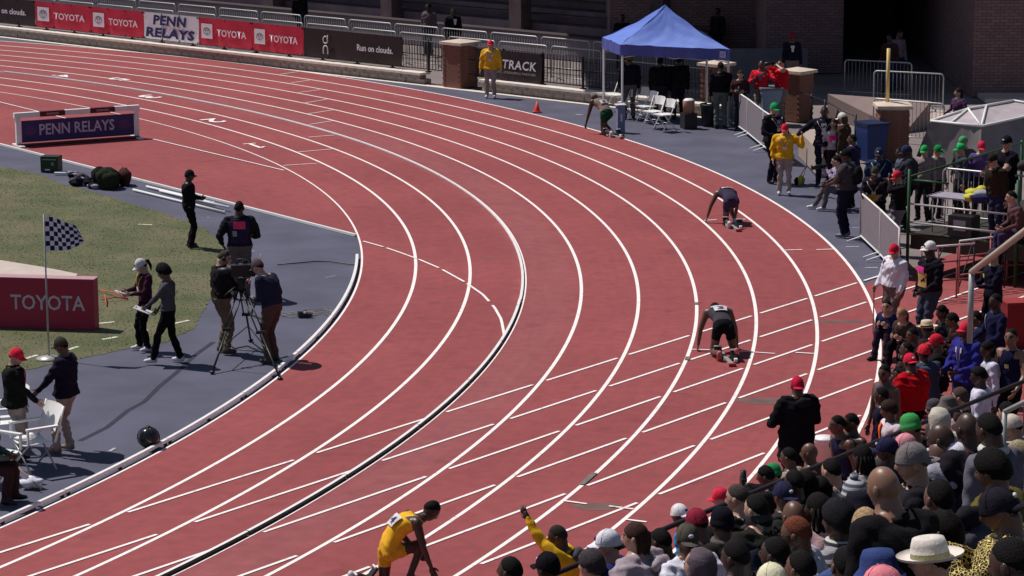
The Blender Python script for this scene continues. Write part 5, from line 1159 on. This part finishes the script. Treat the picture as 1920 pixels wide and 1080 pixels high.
# ---- officials, far side
atfeet(920,183,-95,'official in yellow jacket, red cap and beige trousers standing at the far fence',top=YEL,bot=(.33,.26,.24),skin='l',hat='cap',hatc=(.65,.03,.05),bulk=.03,h=1.68,coat=.08,shoe=WHT,extras=(('shirt',(.5,.36,.25),.45),('lanyard',)),wr=((-.32,.04,.80),(.32,.06,.74)))
athead(1180,112,95,'man in grey trousers and dark jacket under the canopy, back to the track',top=(.012,.012,.022),bot=(.10,.085,.085),skin='m',bulk=.03,h=1.78,hat='cap',hatc=(.13,.13,.03))
athead(1238,116,80,'left of two dark figures standing close together under the canopy',top=BLK,bot=(.025,.03,.04),skin='d',bulk=.03,h=1.74)
athead(1272,114,100,'right of two dark figures standing close together under the canopy',top=(.012,.01,.012),bot=(.02,.02,.03),skin='d',bulk=.04,h=1.76,extras=(('pack',(.01,.01,.012)),))
athead(1352,125,90,'dark clothed figure standing just outside the canopy beside the barrier',z=0,top=BLK,bot=(.11,.13,.125),skin='d',h=1.80,bulk=.02)
athead(1388,140,-100,'woman in dark top holding a camera beside a white steel barrier',top=(.045,.02,.022),bot=(.02,.02,.04),skin='l',hair='long',hc=(.04,.02,.012),h=1.62,wr=((-.12,.28,1.12),(.12,.28,1.14)),extras=(('item','camera','B',None,(.02,.02,.02),'camera held by the woman behind the barrier','camera'),))
athead(1428,122,-110,'photographer in red jacket over grey shirt with khaki trousers, left of two in red',top=(.62,.02,.04),bot=(.26,.21,.17),skin='m',hair='buzz',h=1.74,bulk=.02,wr=((-.22,.26,1.35),(.2,.2,1.2)),extras=(('shirt',(.22,.17,.22),.3),))
athead(1464,120,-150,'person in red shirt raising a camera to the face, right of two in red',top=(.55,.01,.02),bot=(.20,.17,.155),skin='l',hair='short',h=1.78,bulk=.02,sleeve='short',wr=((-.10,.24,1.60),(.12,.22,1.60)),eh=((-.9,.1,-.3),(.9,.1,-.3)),extras=(('item','long_lens_camera','B',None,(.015,.015,.015),'camera held up by the person in the red shirt','camera'),))
athead(1486,70,-90,'person in dark blazer and khaki trousers standing before the pale ledge at the gatehouse',z=.2,top=(.014,.014,.03),bot=(.18,.14,.12),skin='m',hat='cap',hatc=(.25,.02,.03),h=1.74,extras=(('shirt',WHT,.4),))
athead(1668,72,-120,'left of two people talking in the dark archway, brown jacket',top=(.05,.02,.02),bot=(.02,.03,.07),skin='d',h=1.75); athead(1686,64,-60,'right of two people talking in the dark archway, pale shirt',top=(.20,.15,.19),bot=(.02,.03,.08),skin='m',h=1.80)
athead(1797,174,-150,'woman with long dark hair in purple patterned top on the ramp',top=(.06,.025,.07),bot=(.05,.03,.05),tk_=('check',(.12,.05,.10)),skin='l',hair='long',hc=(.015,.01,.012),h=1.62,wr=((-.25,.25,1.05),(.2,.28,1.05)),z=.1)
for u,v,lb,c,bt in ((562,-12,'person in dark clothes behind the red banners at the top edge',BLK,(.01,.015,.05)),(803,14,'person in dark clothes on the concourse behind the black banner',(.10,.07,.09),(.02,.02,.05)),(850,22,'person in open dark jacket over white shirt on the shaded concourse',BLK,(.02,.02,.03)),(1166,34,'person in black waving a pale sleeve behind the canopy',BLK,BLK),(1345,22,'person in dark coat with pale cuff right of the canopy peak',(.02,.012,.014),BLK)):
    p=G(u,v+4,1.6); athead(u,v,-90+random.uniform(-40,40),lb,top=c,bot=bt,skin='d',h=1.74,bulk=.02,extras=(('shirt',WHT,.3),) if 'white shirt' in lb else ())
# ---- officials on the right
atfeet(1448,342,-50,'man in lime green cap and dark blazer with white badge, left of the raised arm',top=(.014,.014,.022),bot=(.012,.014,.03),skin='l',hat='cap',hatc=(.02,.30,.10),bulk=.03,h=1.90,coat=.08,extras=(('shirt',(.3,.28,.3),.6),('lanyard',)),wr=((-.22,.25,1.05),(.2,.26,1.05)))
atfeet(1470,364,-95,'official in yellow jacket and red cap raising his arm beside the track',top=(.70,.38,.02),bot=(.36,.29,.26),skin='l',hat='cap',hatc=(.62,.03,.05),bulk=.035,h=1.64,coat=.06,shoe=WHT,extras=(('lanyard',),),wr=((-.42,.12,1.42),(.28,.05,.85)),eh=((-.3,-.2,-.9),(.5,-.7,-.4)))
athead(1546,210,-100,'tall man in dark suit with white lanyard, arm stretched sideways',z=0,top=(.016,.016,.030),bot=(.014,.016,.034),skin='d',hair='buzz',bulk=.02,h=1.88,coat=.10,extras=(('shirt',WHT,.45),('lanyard',)),wr=((-.22,.1,.8),(.62,.1,1.05)))
athead(1563,232,-90,'woman in cream top with a hot pink panel beside the suited man',top=(.50,.42,.40),bot=(.03,.02,.03),skin='l',hair='long',hc=(.05,.03,.02),h=1.60,wide=.92,extras=(('patch','pink_panel',.45,.75,60,120,(.85,.03,.30),.014),('lanyard',)))
athead(1580,222,160,'person in white cap and dark brown coat, back turned, beside the woman in cream',top=(.045,.028,.02),bot=(.02,.02,.05),skin='l',hair='long',hc=(.10,.06,.03),hat='cap',hatc=(.72,.70,.62),h=1.74,bulk=.03)
athead(1597,262,150,'person in navy jacket standing behind the white capped person',top=(.018,.018,.06),bot=BLK,skin='m',h=1.66,bulk=.03)
atfeet(1586,444,150,'heavy man in grey shirt, black cap and dark jeans standing at the grey panelled barrier',top=(.055,.048,.055),bot=(.014,.014,.035),skin='d',hat='cap',hatc=(.012,.012,.014),h=1.86,bulk=.035,wide=1.12,sleeve='short',wr=((-.24,.34,1.02),(.05,.42,1.05)),shoe=(.14,.14,.18),extras=(('pack',(.02,.016,.02)),))
athead(1570,302,190,'crouching photographer in patterned shirt and white trousers beside the heavy man',pose='sit',pel=(0,0,.40),top=(.45,.40,.50),bot=(.13,.11,.12),tk_=('check',(.2,.14,.3)),skin='l',hair='short',h=1.72,lean=12,shoe=WHT,an=((-.15,.5,.075),(.15,.62,.075)),wr=((-.08,.42,.92),(.1,.42,.92)),extras=(('item','long_lens_camera','B',None,(.015,.015,.015),'camera in the hands of the crouching photographer','camera'),))
athead(1648,288,-100,'man in navy cap and navy jacket behind the grey panelled barrier',top=(.016,.03,.07),bot=BLK,skin='m',hat='cap',hatc=(.03,.04,.06),h=1.74,bulk=.02,extras=(('lanyard',),))
athead(1640,322,-110,'person with grey cap leaning on the barrier, yellow jacket over the arm',top=(.03,.02,.028),bot=BLK,skin='m',hat='cap',hatc=(.06,.06,.035),h=1.62,lean=15,bulk=.02,wr=((-.15,.42,1.0),(.15,.42,1.0)),extras=(('lanyard',),('patch','yellow_cloth',.15,.40,50,130,(.75,.42,.03),.03)))
athead(1682,332,190,'man in red cap and black shirt raising binoculars behind the barrier',top=(.014,.012,.016),bot=(.25,.22,.24),skin='l',hat='cap',hatc=(.62,.03,.05),h=1.72,bulk=.025,wr=((-.08,.2,1.5),(.08,.2,1.5)),eh=((-.8,.2,-.5),(.8,.2,-.5)),extras=(('lanyard',),('item','camera','B',None,(.015,.015,.015),'black binoculars held by the red capped man','binoculars')))
athead(1702,284,170,'bulky man in navy cap and dark jacket behind the red capped man',top=(.03,.028,.04),bot=BLK,skin='d',hat='cap',hatc=(.03,.035,.07),h=1.86,bulk=.045)
athead(1690,285,170,'person half hidden in grey blue jacket left of the bulky navy capped man',top=(.08,.09,.13),bot=BLK,skin='m',h=1.70,bulk=.02)
athead(1733,283,-120,'person in bright green cap left of the pair by the platform',top=(.25,.2,.2),bot=CHAR,skin='l',hat='cap',hatc=(.03,.36,.10),h=1.66); athead(1757,282,-60,'person in dark green cap right of the pair by the platform',top=(.16,.15,.14),bot=CHAR,skin='l',hat='cap',hatc=(.015,.22,.06),h=1.66)
athead(1808,266,-120,'taller person in pale green cap behind the platform',top=(.10,.10,.08),bot=CHAR,skin='l',hat='cap',hatc=(.10,.34,.15),h=1.74); athead(1802,280,-170,'person in vivid green cap facing left behind the platform',top=(.05,.05,.07),bot=CHAR,skin='l',hat='cap',hatc=(.02,.42,.12),h=1.66)
athead(1840,275,-100,'person in red cap with purple collar behind the platform camera',top=(.10,.06,.2),bot=CHAR,skin='l',hat='cap',hatc=(.62,.03,.08),h=1.72)
def onplat(u,v,face,label,**kw): athead(u,v,face,label,z=DZ,**kw)
onplat(1887,268,-160,'camera operator in black shirt and cap standing on the broadcast platform',top=(.010,.008,.014),bot=BLK,skin='l',hat='cap',hatc=(.012,.012,.014),bulk=.03,wide=1.1,h=1.84,sleeve='short',wr=((-.2,.42,1.1),(.1,.4,1.05)))
onplat(1862,300,-150,'crew member in brown jacket bending at the covered camera on the platform',top=(.035,.026,.018),bot=(.02,.02,.05),skin='l',hat='cap',hatc=(.03,.025,.02),bulk=.03,h=1.74,lean=15)
onplat(1898,370,-170,'crew member seated low at the right side of the platform in purple brown jacket',pose='sit',top=(.10,.05,.055),bot=(.04,.03,.07),skin='l',h=1.7,lean=15)
# ---- standing at the right of the track
athead(1676,470,215,'heavy official in white shirt and red cap standing with a cane by the track',top=(.66,.64,.70),bot=(.14,.10,.10),skin='l',hat='cap',hatc=(.55,.02,.05),h=1.62,bulk=.03,wide=1.15,wr=((-.26,.1,.86),(.28,.20,.90)),extras=(('patch','dark_sash',.45,.95,30,62,(.10,.03,.12),.014),('patch','belt_band',.05,.1,0,360,(.03,.02,.02),.012),('item','cane','R',None,(.4,.28,.18),'wooden cane of the white shirted official','cane')))
athead(1743,468,205,'tall man in white cap, black jacket and jeans with a pink lanyard card',top=(.016,.014,.020),bot=(.045,.055,.085),skin='d',hat='cap',hatc=(.74,.70,.68),h=1.86,bulk=.035,wr=((-.2,.25,.98),(.3,.05,.9)),extras=(('patch','pink_card',.62,.80,70,105,(.8,.05,.35),.02),('patch','tan_vest',.2,.62,60,120,(.45,.27,.10),.014)))
athead(1862,480,200,'woman in black jacket and dark cap reading a phone behind the pale handrail',top=(.012,.012,.026),bot=BLK,skin='l',hat='cap',hatc=(.05,.045,.055),hair='pony',h=1.72,z=.35,wr=((-.08,.36,1.12),(.1,.36,1.12)),extras=(('patch','yellow_badge',.6,.72,60,80,(.5,.5,.1),.02),('item','phone','B',None,(.7,.05,.4),'pink phone held by the woman behind the handrail','phone')))
athead(1866,566,195,'person in navy jacket with white blue stripe standing behind the red capped blazer man',top=(.012,.012,.045),bot=(.03,.028,.06),skin='d',h=1.80,wr=((-.18,.3,1.0),(.16,.32,1.0)),extras=(('patch','white_stripe',.5,.9,50,66,(.6,.6,.8),.014),('item','papers','B',(.2,.14,.01),WHT,'white papers in the hands of the navy jacket person','papers')))
athead(1692,590,220,'blonde person crouching in a dark coat at the edge of the track',pose='sit',pel=(0,0,.35),top=(.05,.035,.03),bot=BLK,skin='l',hair='long',hc=(.30,.19,.10),h=1.66,lean=20)
athead(1662,575,225,'person in navy crouching with a knee forward by the cane',pose='sit',pel=(0,0,.32),top=(.02,.02,.07),bot=(.03,.02,.04),skin='l',hair='short',h=1.64,lean=25)
athead(1738,616,150,'person wearing a straw fedora with dark band seated at trackside',pose='sit',top=(.03,.02,.02),bot=BLK,skin='d',hat='fedora',hatc=(.62,.50,.34),h=1.74,bulk=.02)
athead(1757,642,160,'person in red cap seated just below the straw fedora',pose='sit',top=(.016,.010,.012),bot=BLK,skin='m',hat='cap',hatc=(.55,.02,.04),h=1.74,bulk=.03)
athead(1731,662,120,'person in red cap with long brim leaning toward the track',pose='sit',top=(.05,.07,.11),bot=CHAR,skin='d',hat='cap',hatc=(.62,.03,.05),h=1.78,bulk=.02,lean=10)
athead(1707,680,130,'large person in red shirt with black sleeves and red cap, back to camera',top=(.42,.006,.012),bot=BLK,skin='d',hat='bcap',hatc=(.55,.02,.05),h=1.72,bulk=.05,wide=1.15)
athead(1811,620,215,'man in blue blazer and red cap with white emblem standing among spectators',top=(.025,.025,.19),bot=(.02,.02,.06),skin='d',hat='cap',hatc=(.62,.03,.06),h=1.80,bulk=.025,coat=.1,extras=(('shirt',WHT,.5),('tie',(.05,.05,.2))),wr=((-.15,.3,1.05),(.15,.3,1.02)))
athead(1895,634,230,'athlete in navy singlet with bare arms leaning at the right edge',top=(.012,.012,.04),bot=BLK,skin='b',hair='short',h=1.82,sleeve='none',leg='short',wr=((-.25,.3,.95),(.28,.35,.9)),z=.3,extras=(('patch','emblem',.55,.65,85,100,(.5,.45,.2),.014),))
athead(1852,655,180,'athlete in white and purple jacket half hidden beside the navy singlet',top=(.55,.54,.66),bot=(.03,.03,.1),skin='d',hair='braids',h=1.72,z=.2,lean=10)
athead(1837,705,160,'dark haired person in white hooded top beside the guard rail',top=(.60,.58,.70),bot=(.05,.06,.2),skin='d',hair='messy',h=1.74,z=.3)
athead(1775,760,190,'person in camouflage bucket hat and pink collar beside the rail',top=(.5,.3,.3),bot=CHAR,skin='l',hat='bucket',hatc=(.14,.12,.11),h=1.62,z=.3)
athead(1798,745,150,'person in brown patterned hood behind the camouflage hat',top=(.06,.035,.035),bot=BLK,skin='l',hair='messy',hc=(.08,.05,.045),h=1.72,z=.3)
athead(1752,768,180,'person with grey knit cap looking left below the red shirt',top=(.06,.06,.06),bot=BLK,skin='l',hat='beanie',hatc=(.075,.06,.07),h=1.64,z=.2)
athead(1658,700,215,'athlete with short dark hair in a grey singlet facing the track',top=(.10,.085,.11),bot=BLK,skin='m',hair='short',h=1.78,sleeve='none',leg='short')
athead(1652,742,160,'person with round dark hair just below the athlete in the grey singlet',top=(.016,.012,.03),bot=BLK,skin='d',hair='short',h=1.66)
athead(1668,770,200,'woman with curly brown hair in white jacket with orange strap at the rail',top=(.62,.52,.56),bot=(.06,.06,.12),skin='m',hair='curly',hc=(.035,.02,.016),h=1.66,extras=(('patch','orange_strap',.4,.95,55,80,(.8,.12,.03),.014),))
athead(1571,797,205,'athlete in dark sleeveless top leaning left beyond the rail',top=(.02,.02,.055),bot=BLK,skin='m',hair='short',h=1.78,sleeve='none',lean=14,extras=(('patch','white_strap',.7,.95,30,50,WHT,.014),))
athead(1597,793,210,'athlete with black and yellow straps behind the leaning athlete',top=(.03,.025,.02),bot=BLK,skin='d',hair='short',h=1.76,sleeve='none',extras=(('patch','pale_strap',.7,.95,40,56,(.6,.55,.4),.014),))
athead(1494,724,110,'big person in long black hooded coat and red cap standing on the track',top=(.008,.009,.013),bot=(.03,.05,.07),skin='m',hat='bcap',hatc=(.50,.015,.05),h=1.70,bulk=.055,wide=1.06,coat=.42,wr=((-.30,.25,1.02),(.18,.25,1.05)),extras=(('hoodback',(.02,.02,.024)),))
athead(1049,1005,165,'official in yellow jacket with close cropped hair raising one arm on the track',top=(.72,.40,.02),bot=KH,skin='d',hair='short',hc=(.03,.025,.022),h=1.78,bulk=.03,wr=((-.10,.52,2.02),(.3,.1,.9)),eh=((0,.1,-1),(.5,-.7,-.4)),extras=(('hoodback',(.07,.065,.08)),))
athead(1480,858,150,'man in tan shirt with short dark hair at the guard rail',top=(.28,.22,.17),bot=CHAR,skin='m',hair='short',h=1.76)
athead(1518,850,160,'bald man with brown scalp beside the man in the tan shirt',top=(.09,.05,.04),bot=CHAR,skin='m',hair=None,h=1.78)
athead(1438,893,185,'person in dark jacket taking a picture at the guard rail',top=(.012,.012,.014),bot=CHAR,skin='m',hair='messy',h=1.68,wr=((-.12,.3,1.5),(.1,.32,1.5)),extras=(('item','camera','B',None,(.02,.02,.02),'black camera raised above the guard rail','camera'),))
athead(1454,890,120,'person in green cap and green jacket behind the guard rail',top=(.02,.17,.04),bot=CHAR,skin='l',hat='beanie',hatc=(.02,.24,.08),h=1.66)
athead(1354,934,170,'person in bright red cap looking left over the guard rail',top=(.08,.06,.06),bot=CHAR,skin='l',hat='cap',hatc=(.70,.03,.07),h=1.62)
athead(1276,966,150,'athlete in white cap and bright blue shirt bending over the guard rail',top=(.04,.22,.46),bot=BLK,skin='d',hat='bcap',hatc=(.74,.72,.74),h=1.72,lean=22)
# ---- near stand
SE_=seat
SE_(955,1072,135,'dark haired head at the bottom edge left of the yellow official',top=BLK,skin='d')
SE_(1027,1066,140,'person in black cap with white mark below the yellow official',hat='cap',hatc=(.012,.010,.016),top=BLK,skin='d',extras=())
SE_(1108,1062,150,'person with rounded grey brown hair next to the puffy jacket',hc=(.055,.045,.05),hair='curly',top=(.20,.18,.22),skin='l')
SE_(1142,1022,165,'person in white cap and navy hooded top at the bottom left of the crowd',hat='cap',hatc=(.70,.68,.74),top=(.025,.028,.12),skin='l',bulk=.02,extras=(('hoodback',(.025,.028,.12)),))
SE_(1192,1008,150,'person with long brown hair in a pink grey puffy jacket',hair='long',hc=(.055,.026,.022),top=(.33,.27,.30),skin='l',bulk=.055,wide=1.1,extras=(('hoodback',(.34,.28,.31)),),D=22.5)
SE_(1240,1050,140,'person in ribbed beige puffy vest beside the white top',hair='short',hc=(.12,.08,.05),top=(.40,.32,.27),tk_=('stripe',(.30,.23,.19)),skin='l',bulk=.03)
SE_(1243,1016,140,'dark skinned person with an earring left of the olive cap',top=(.03,.10,.12),skin='d',hair='buzz')
SE_(1286,1012,125,'person in worn olive grey cap and white jacket',hat='bcap',hatc=(.085,.075,.06),top=(.68,.66,.74),skin='m',bulk=.025,D=22.5)
SE_(1311,982,140,'person in maroon cap beside the guard rail',hat='cap',hatc=(.26,.02,.045),top=(.04,.03,.04),skin='m',band=(.3,.03,.05))
SE_(1308,1063,130,'person in mauve hooded jacket at the bottom edge',hat='hood',hatc=(.12,.09,.11),top=(.12,.09,.11),skin='l',bulk=.03,D=20)
SE_(1353,984,135,'person in black beanie with frizzy pale collar',hat='beanie',hatc=(.010,.010,.018),top=(.02,.018,.018),skin='d',bulk=.04,extras=(('scarf',(.10,.09,.08)),),D=23.5)
SE_(1383,1046,125,'person in black coat with a dark backpack near the bottom edge',hair='short',top=(.014,.012,.018),skin='d',bulk=.05,wide=1.1,extras=(('pack',(.02,.018,.03)),),D=19)
SE_(1387,934,140,'man with greying dark hair in black jacket at the front row',hair='short',hc=(.06,.045,.04),top=(.02,.018,.018),skin='l',bulk=.035,D=24)
SE_(1420,956,130,'broad person in plain dark brown jacket, head turned to the track',hair='short',top=(.022,.020,.017),skin='l',bulk=.05,wide=1.15,D=21.5)
SE_(1431,980,140,'person in dark grey cap looking down in front of the teal shirt',hat='cap',hatc=(.045,.038,.042),top=(.02,.02,.035),skin='m',head=(0,20),D=21.5)
SE_(1468,930,135,'person in navy cap in the second row',hat='bcap',hatc=(.025,.025,.06),top=(.035,.03,.035),skin='m')
SE_(1490,906,150,'person with dark hood left of the long haired woman',hair='short',top=(.02,.018,.015),skin='d')
SE_(1511,906,145,'woman with long black hair and brown skin in the front rows',hair='long',top=(.025,.02,.02),skin='m')
SE_(1538,916,120,'woman with long straight black hair and lilac top seen from behind',hair='long',top=(.30,.22,.36),skin='l')
SE_(1560,884,150,'person with short black hair leaning beside the rail in grey jacket',top=(.16,.15,.16),skin='l',bulk=.03)
SE_(1616,858,150,'person with earring and dark braided hair by the rail, pale collar',hair='braids',top=(.30,.27,.28),skin='d')
SE_(1664,845,140,'person in shiny navy cap with white logo mark',hat='cap',hatc=(.022,.02,.06),top=(.03,.026,.045),skin='d',extras=())
SE_(1640,880,140,'grey bearded man in dark grey jacket leaning forward',hair='short',hc=(.09,.08,.08),top=(.15,.14,.15),skin='m')
SE_(1563,918,175,'woman in glasses and ornate orange scarf looking left',hair='braids',top=(.05,.02,.02),skin='m',extras=(('glasses',),('scarf',(.45,.20,.06))))
SE_(1600,934,140,'person in striped grey pompom knit hat',hat='pom',hatc=(.42,.42,.46),top=(.08,.08,.10),skin='d',bulk=.03,D=22.5)
SE_(1489,970,125,'bald man in a bright teal shirt',hair=None,top=(.02,.26,.30),skin='m',bulk=.02,wide=1.1,D=21)
SE_(1535,955,120,'person with dark braids and pink shirt in the middle rows',hair='braids',top=(.55,.35,.36),skin='d',D=21)
SE_(1451,1040,140,'person in a plain teal top bending low',hair='short',top=(.02,.24,.29),skin='d',lean=20,D=18.6)
SE_(1497,1002,165,'man with reddish brown hair, white face mask and pale hooded top',hair='short',hc=(.16,.045,.025),top=(.58,.56,.62),skin='m',extras=(('mask',),('glasses',)),bulk=.02,D=18.7)
SE_(1570,980,140,'person with big black rounded hair and striped white scarf',hair='afro',hc=(.012,.011,.014),top=(.28,.26,.28),tk_=('stripe',(.04,.04,.05)),skin='d',bulk=.02,extras=(('scarf',(.5,.48,.45),'stripe',(.05,.05,.06)),),D=19.5)
SE_(1612,955,130,'person in soft black bucket hat behind the blonde woman',hat='bucket',hatc=(.018,.016,.026),top=(.02,.02,.03),skin='d',D=20)
SE_(1624,992,130,'blonde woman in blue denim jacket with an arm stretched out',hair='long',hc=(.36,.24,.13),top=(.06,.09,.22),skin='t',bulk=.01,sleeve='short',wr=((-.62,.42,1.08),(.12,.4,1.0)),D=17)
SE_(1652,1074,125,'person in blue bucket hat at the bottom edge',hat='bucket',hatc=(.035,.055,.17),top=(.03,.03,.06),skin='l',D=15)
SE_(1668,1108,130,'person in faded pink cap half cut off by the bottom edge',hat='cap',hatc=(.70,.22,.26),top=(.3,.2,.2),skin='l',D=14.2)
SE_(1450,1098,130,'person in pale cream cap cut off by the bottom edge',hat='cap',hatc=(.72,.68,.48),top=(.4,.4,.3),skin='l',D=17)
SE_(1500,1068,120,'person in white and grey patterned hooded jacket at the bottom edge',hair='short',extras=(('hoodback',(.55,.54,.62)),),top=(.55,.54,.62),tk_=('stripe',(.40,.38,.46)),skin='m',bulk=.02,D=17.5)
SE_(1582,1062,130,'person in dark blue top leaning forward at the bottom edge',hair='short',top=(.03,.035,.09),skin='m',lean=12,D=16.6)
SE_(1711,803,140,'person in green patterned knit cap with black coat',hat='beanie',hatc=(.05,.30,.08),top=(.018,.016,.018),skin='m',bulk=.035)
SE_(1698,838,150,'person in pink cap behind the black coat',hat='cap',hatc=(.70,.28,.33),top=(.10,.07,.1),skin='l')
SE_(1772,824,135,'bald man with shiny scalp in pale grey hooded jacket',hair=None,top=(.36,.34,.40),skin='d',bulk=.03,D=21)
SE_(1760,790,130,'person in cream hood with dark lining',hat='hood',hatc=(.52,.47,.40),top=(.52,.47,.40),skin='l',bulk=.03)
SE_(1814,805,125,'bald man with glossy dark scalp and black jacket',hair=None,top=(.022,.018,.025),skin='d',bulk=.03,wide=1.1,D=21)
SE_(1859,806,130,'tall man with flat black hair and white collar',hair='short',top=(.13,.12,.15),skin='d',bulk=.02,extras=(('scarf',(.55,.52,.48)),),D=20)
SE_(1902,800,140,'person in cream cap and pale jacket at the right edge',hat='cap',hatc=(.60,.52,.44),top=(.42,.36,.33),skin='t',bulk=.02)
SE_(1912,852,140,'person in blue and white patterned shirt at the right edge',hair='short',hc=(.3,.25,.15),top=(.05,.08,.3),tk_=('geo',(.55,.55,.6)),skin='l')
SE_(1762,858,140,'bald brown man with red ear stud below the white cap',hair=None,top=(.05,.04,.05),skin='m',D=21)
SE_(1800,862,205,'person in white baseball cap facing left with dark long hair',hat='cap',hatc=(.78,.76,.84),hair='long',top=(.03,.025,.06),skin='l',D=21)
SE_(1714,866,165,'man in faded grey ball cap and black jacket looking left',hat='bcap',hatc=(.20,.17,.17),top=(.02,.018,.024),skin='t',hair='short',hc=(.10,.07,.06),bulk=.03,D=18.3)
SE_(1668,916,120,'bald man with reddish brown scalp in black coat',hair=None,top=(.014,.012,.014),skin='b',bulk=.04,hunch=.4,head=(-15,12),D=16)
SE_(1757,935,130,'broad back in charcoal rain jacket with hood below the grey cap',hair='short',top=(.07,.062,.078),skin='m',bulk=.06,wide=1.2,lean=32,extras=(('hoodback',(.02,.018,.022)),),D=17)
SE_(1865,884,150,'man with thick curly black hair and yellow collar',hair='curly',top=(.10,.08,.02),skin='m',bulk=.03,D=17.6)
SE_(1886,955,165,'man in black cap and yellow black patterned jacket looking at a phone',hat='bcap',hatc=(.022,.018,.028),top=(.75,.58,.16),tk_=('geo',(.03,.022,.03)),skin='m',bulk=.045,wide=1.1,head=(0,20),wr=((-.08,.36,1.10),(.10,.36,1.10)),extras=(('item','phone','B',None,(.05,.05,.06),'phone held by the man in the patterned jacket','phone'),),D=15.8)
SE_(1681,990,125,'person in brown grey cap and jacket beside the blonde woman',hat='cap',hatc=(.075,.058,.06),top=(.06,.045,.048),skin='l',bulk=.045,wide=1.1,D=17.6)
SE_(1764,1004,130,'person with wavy black hair just behind the cream fedora',hair='curly',top=(.02,.016,.022),skin='d',D=16.4)
SE_(1750,1052,140,'man in a cream fedora at the bottom edge of the crowd',hat='fedora',hatc=(.66,.60,.54),band=(.30,.28,.16),top=(.03,.025,.05),skin='l',bulk=.02,D=14.9)
SE_(1905,1058,150,'large figure in black at the bottom right corner',hair='short',top=(.010,.008,.010),skin='d',bulk=.06,wide=1.15,D=12.8)
SE_(1640,915,140,'person in denim jacket left of the reddish bald man',hair='short',top=(.10,.12,.20),skin='m')
for u,v,f,lb,c,hr_ in ((1712,628,200,'photographer in black crouching beside the blonde person','k','short'),(1788,600,190,'seated person with dark hair below the steel frames',(.05,.02,.02),'messy'),(1828,596,170,'person in navy hoodie sitting behind the cream handrail post',(.02,.025,.06),'short'),(1766,585,200,'person with long dark hair seated by the faded frames',(.03,.03,.035),'long'),(1700,655,180,'kneeling person in dark clothes with a white lens beside the lane line',(.02,.02,.025),'buzz')):
    athead(u,v,f,lb,pose='sit',pel=(0,0,.34),top=BLK if c=='k' else c,bot=CHAR,skin='m',hair=hr_,h=1.68,lean=18)
SE_(1840,832,135,'person in white shirt with a yellow collar seated behind the flat haired man',hair='short',top=(.55,.54,.60),skin='m')
SE_(1888,775,150,'person in cream sweatshirt between the two handrails',hair='messy',top=(.50,.44,.38),skin='l')
SE_(1730,840,140,'person in mustard and grey jacket behind the grey ball cap',hair='buzz',top=(.34,.24,.10),skin='d')
SE_(1545,990,130,'person in pale pink sweatshirt beside the round black hair',hair='short',top=(.50,.34,.36),skin='m')
SE_(1335,1010,140,'person in light blue jacket between the maroon cap and black beanie',hair='short',top=(.20,.28,.40),skin='d')
SE_(1405,990,150,'person in white shirt holding up a phone in the middle rows',hair='short',top=(.58,.56,.58),skin='m',wr=((-.1,.34,1.15),(.12,.36,1.1)),extras=(('item','phone','B',None,(.03,.03,.04),'phone raised by the spectator in white','phone'),))
SE_(1575,1005,135,'person in a white striped scarf and grey coat above the knit sweater',hair='bun',top=(.14,.13,.15),skin='l',extras=(('scarf',(.6,.58,.55),'stripe',(.08,.08,.1)),))

for i_,a_ in enumerate(PEOPLE): build_person(a_)
bpy.context.view_layer.update(); DG=bpy.context.evaluated_depsgraph_get()
for i_,a_ in enumerate(PEOPLE): finish_person(a_,DG,i_)
finish_texts()
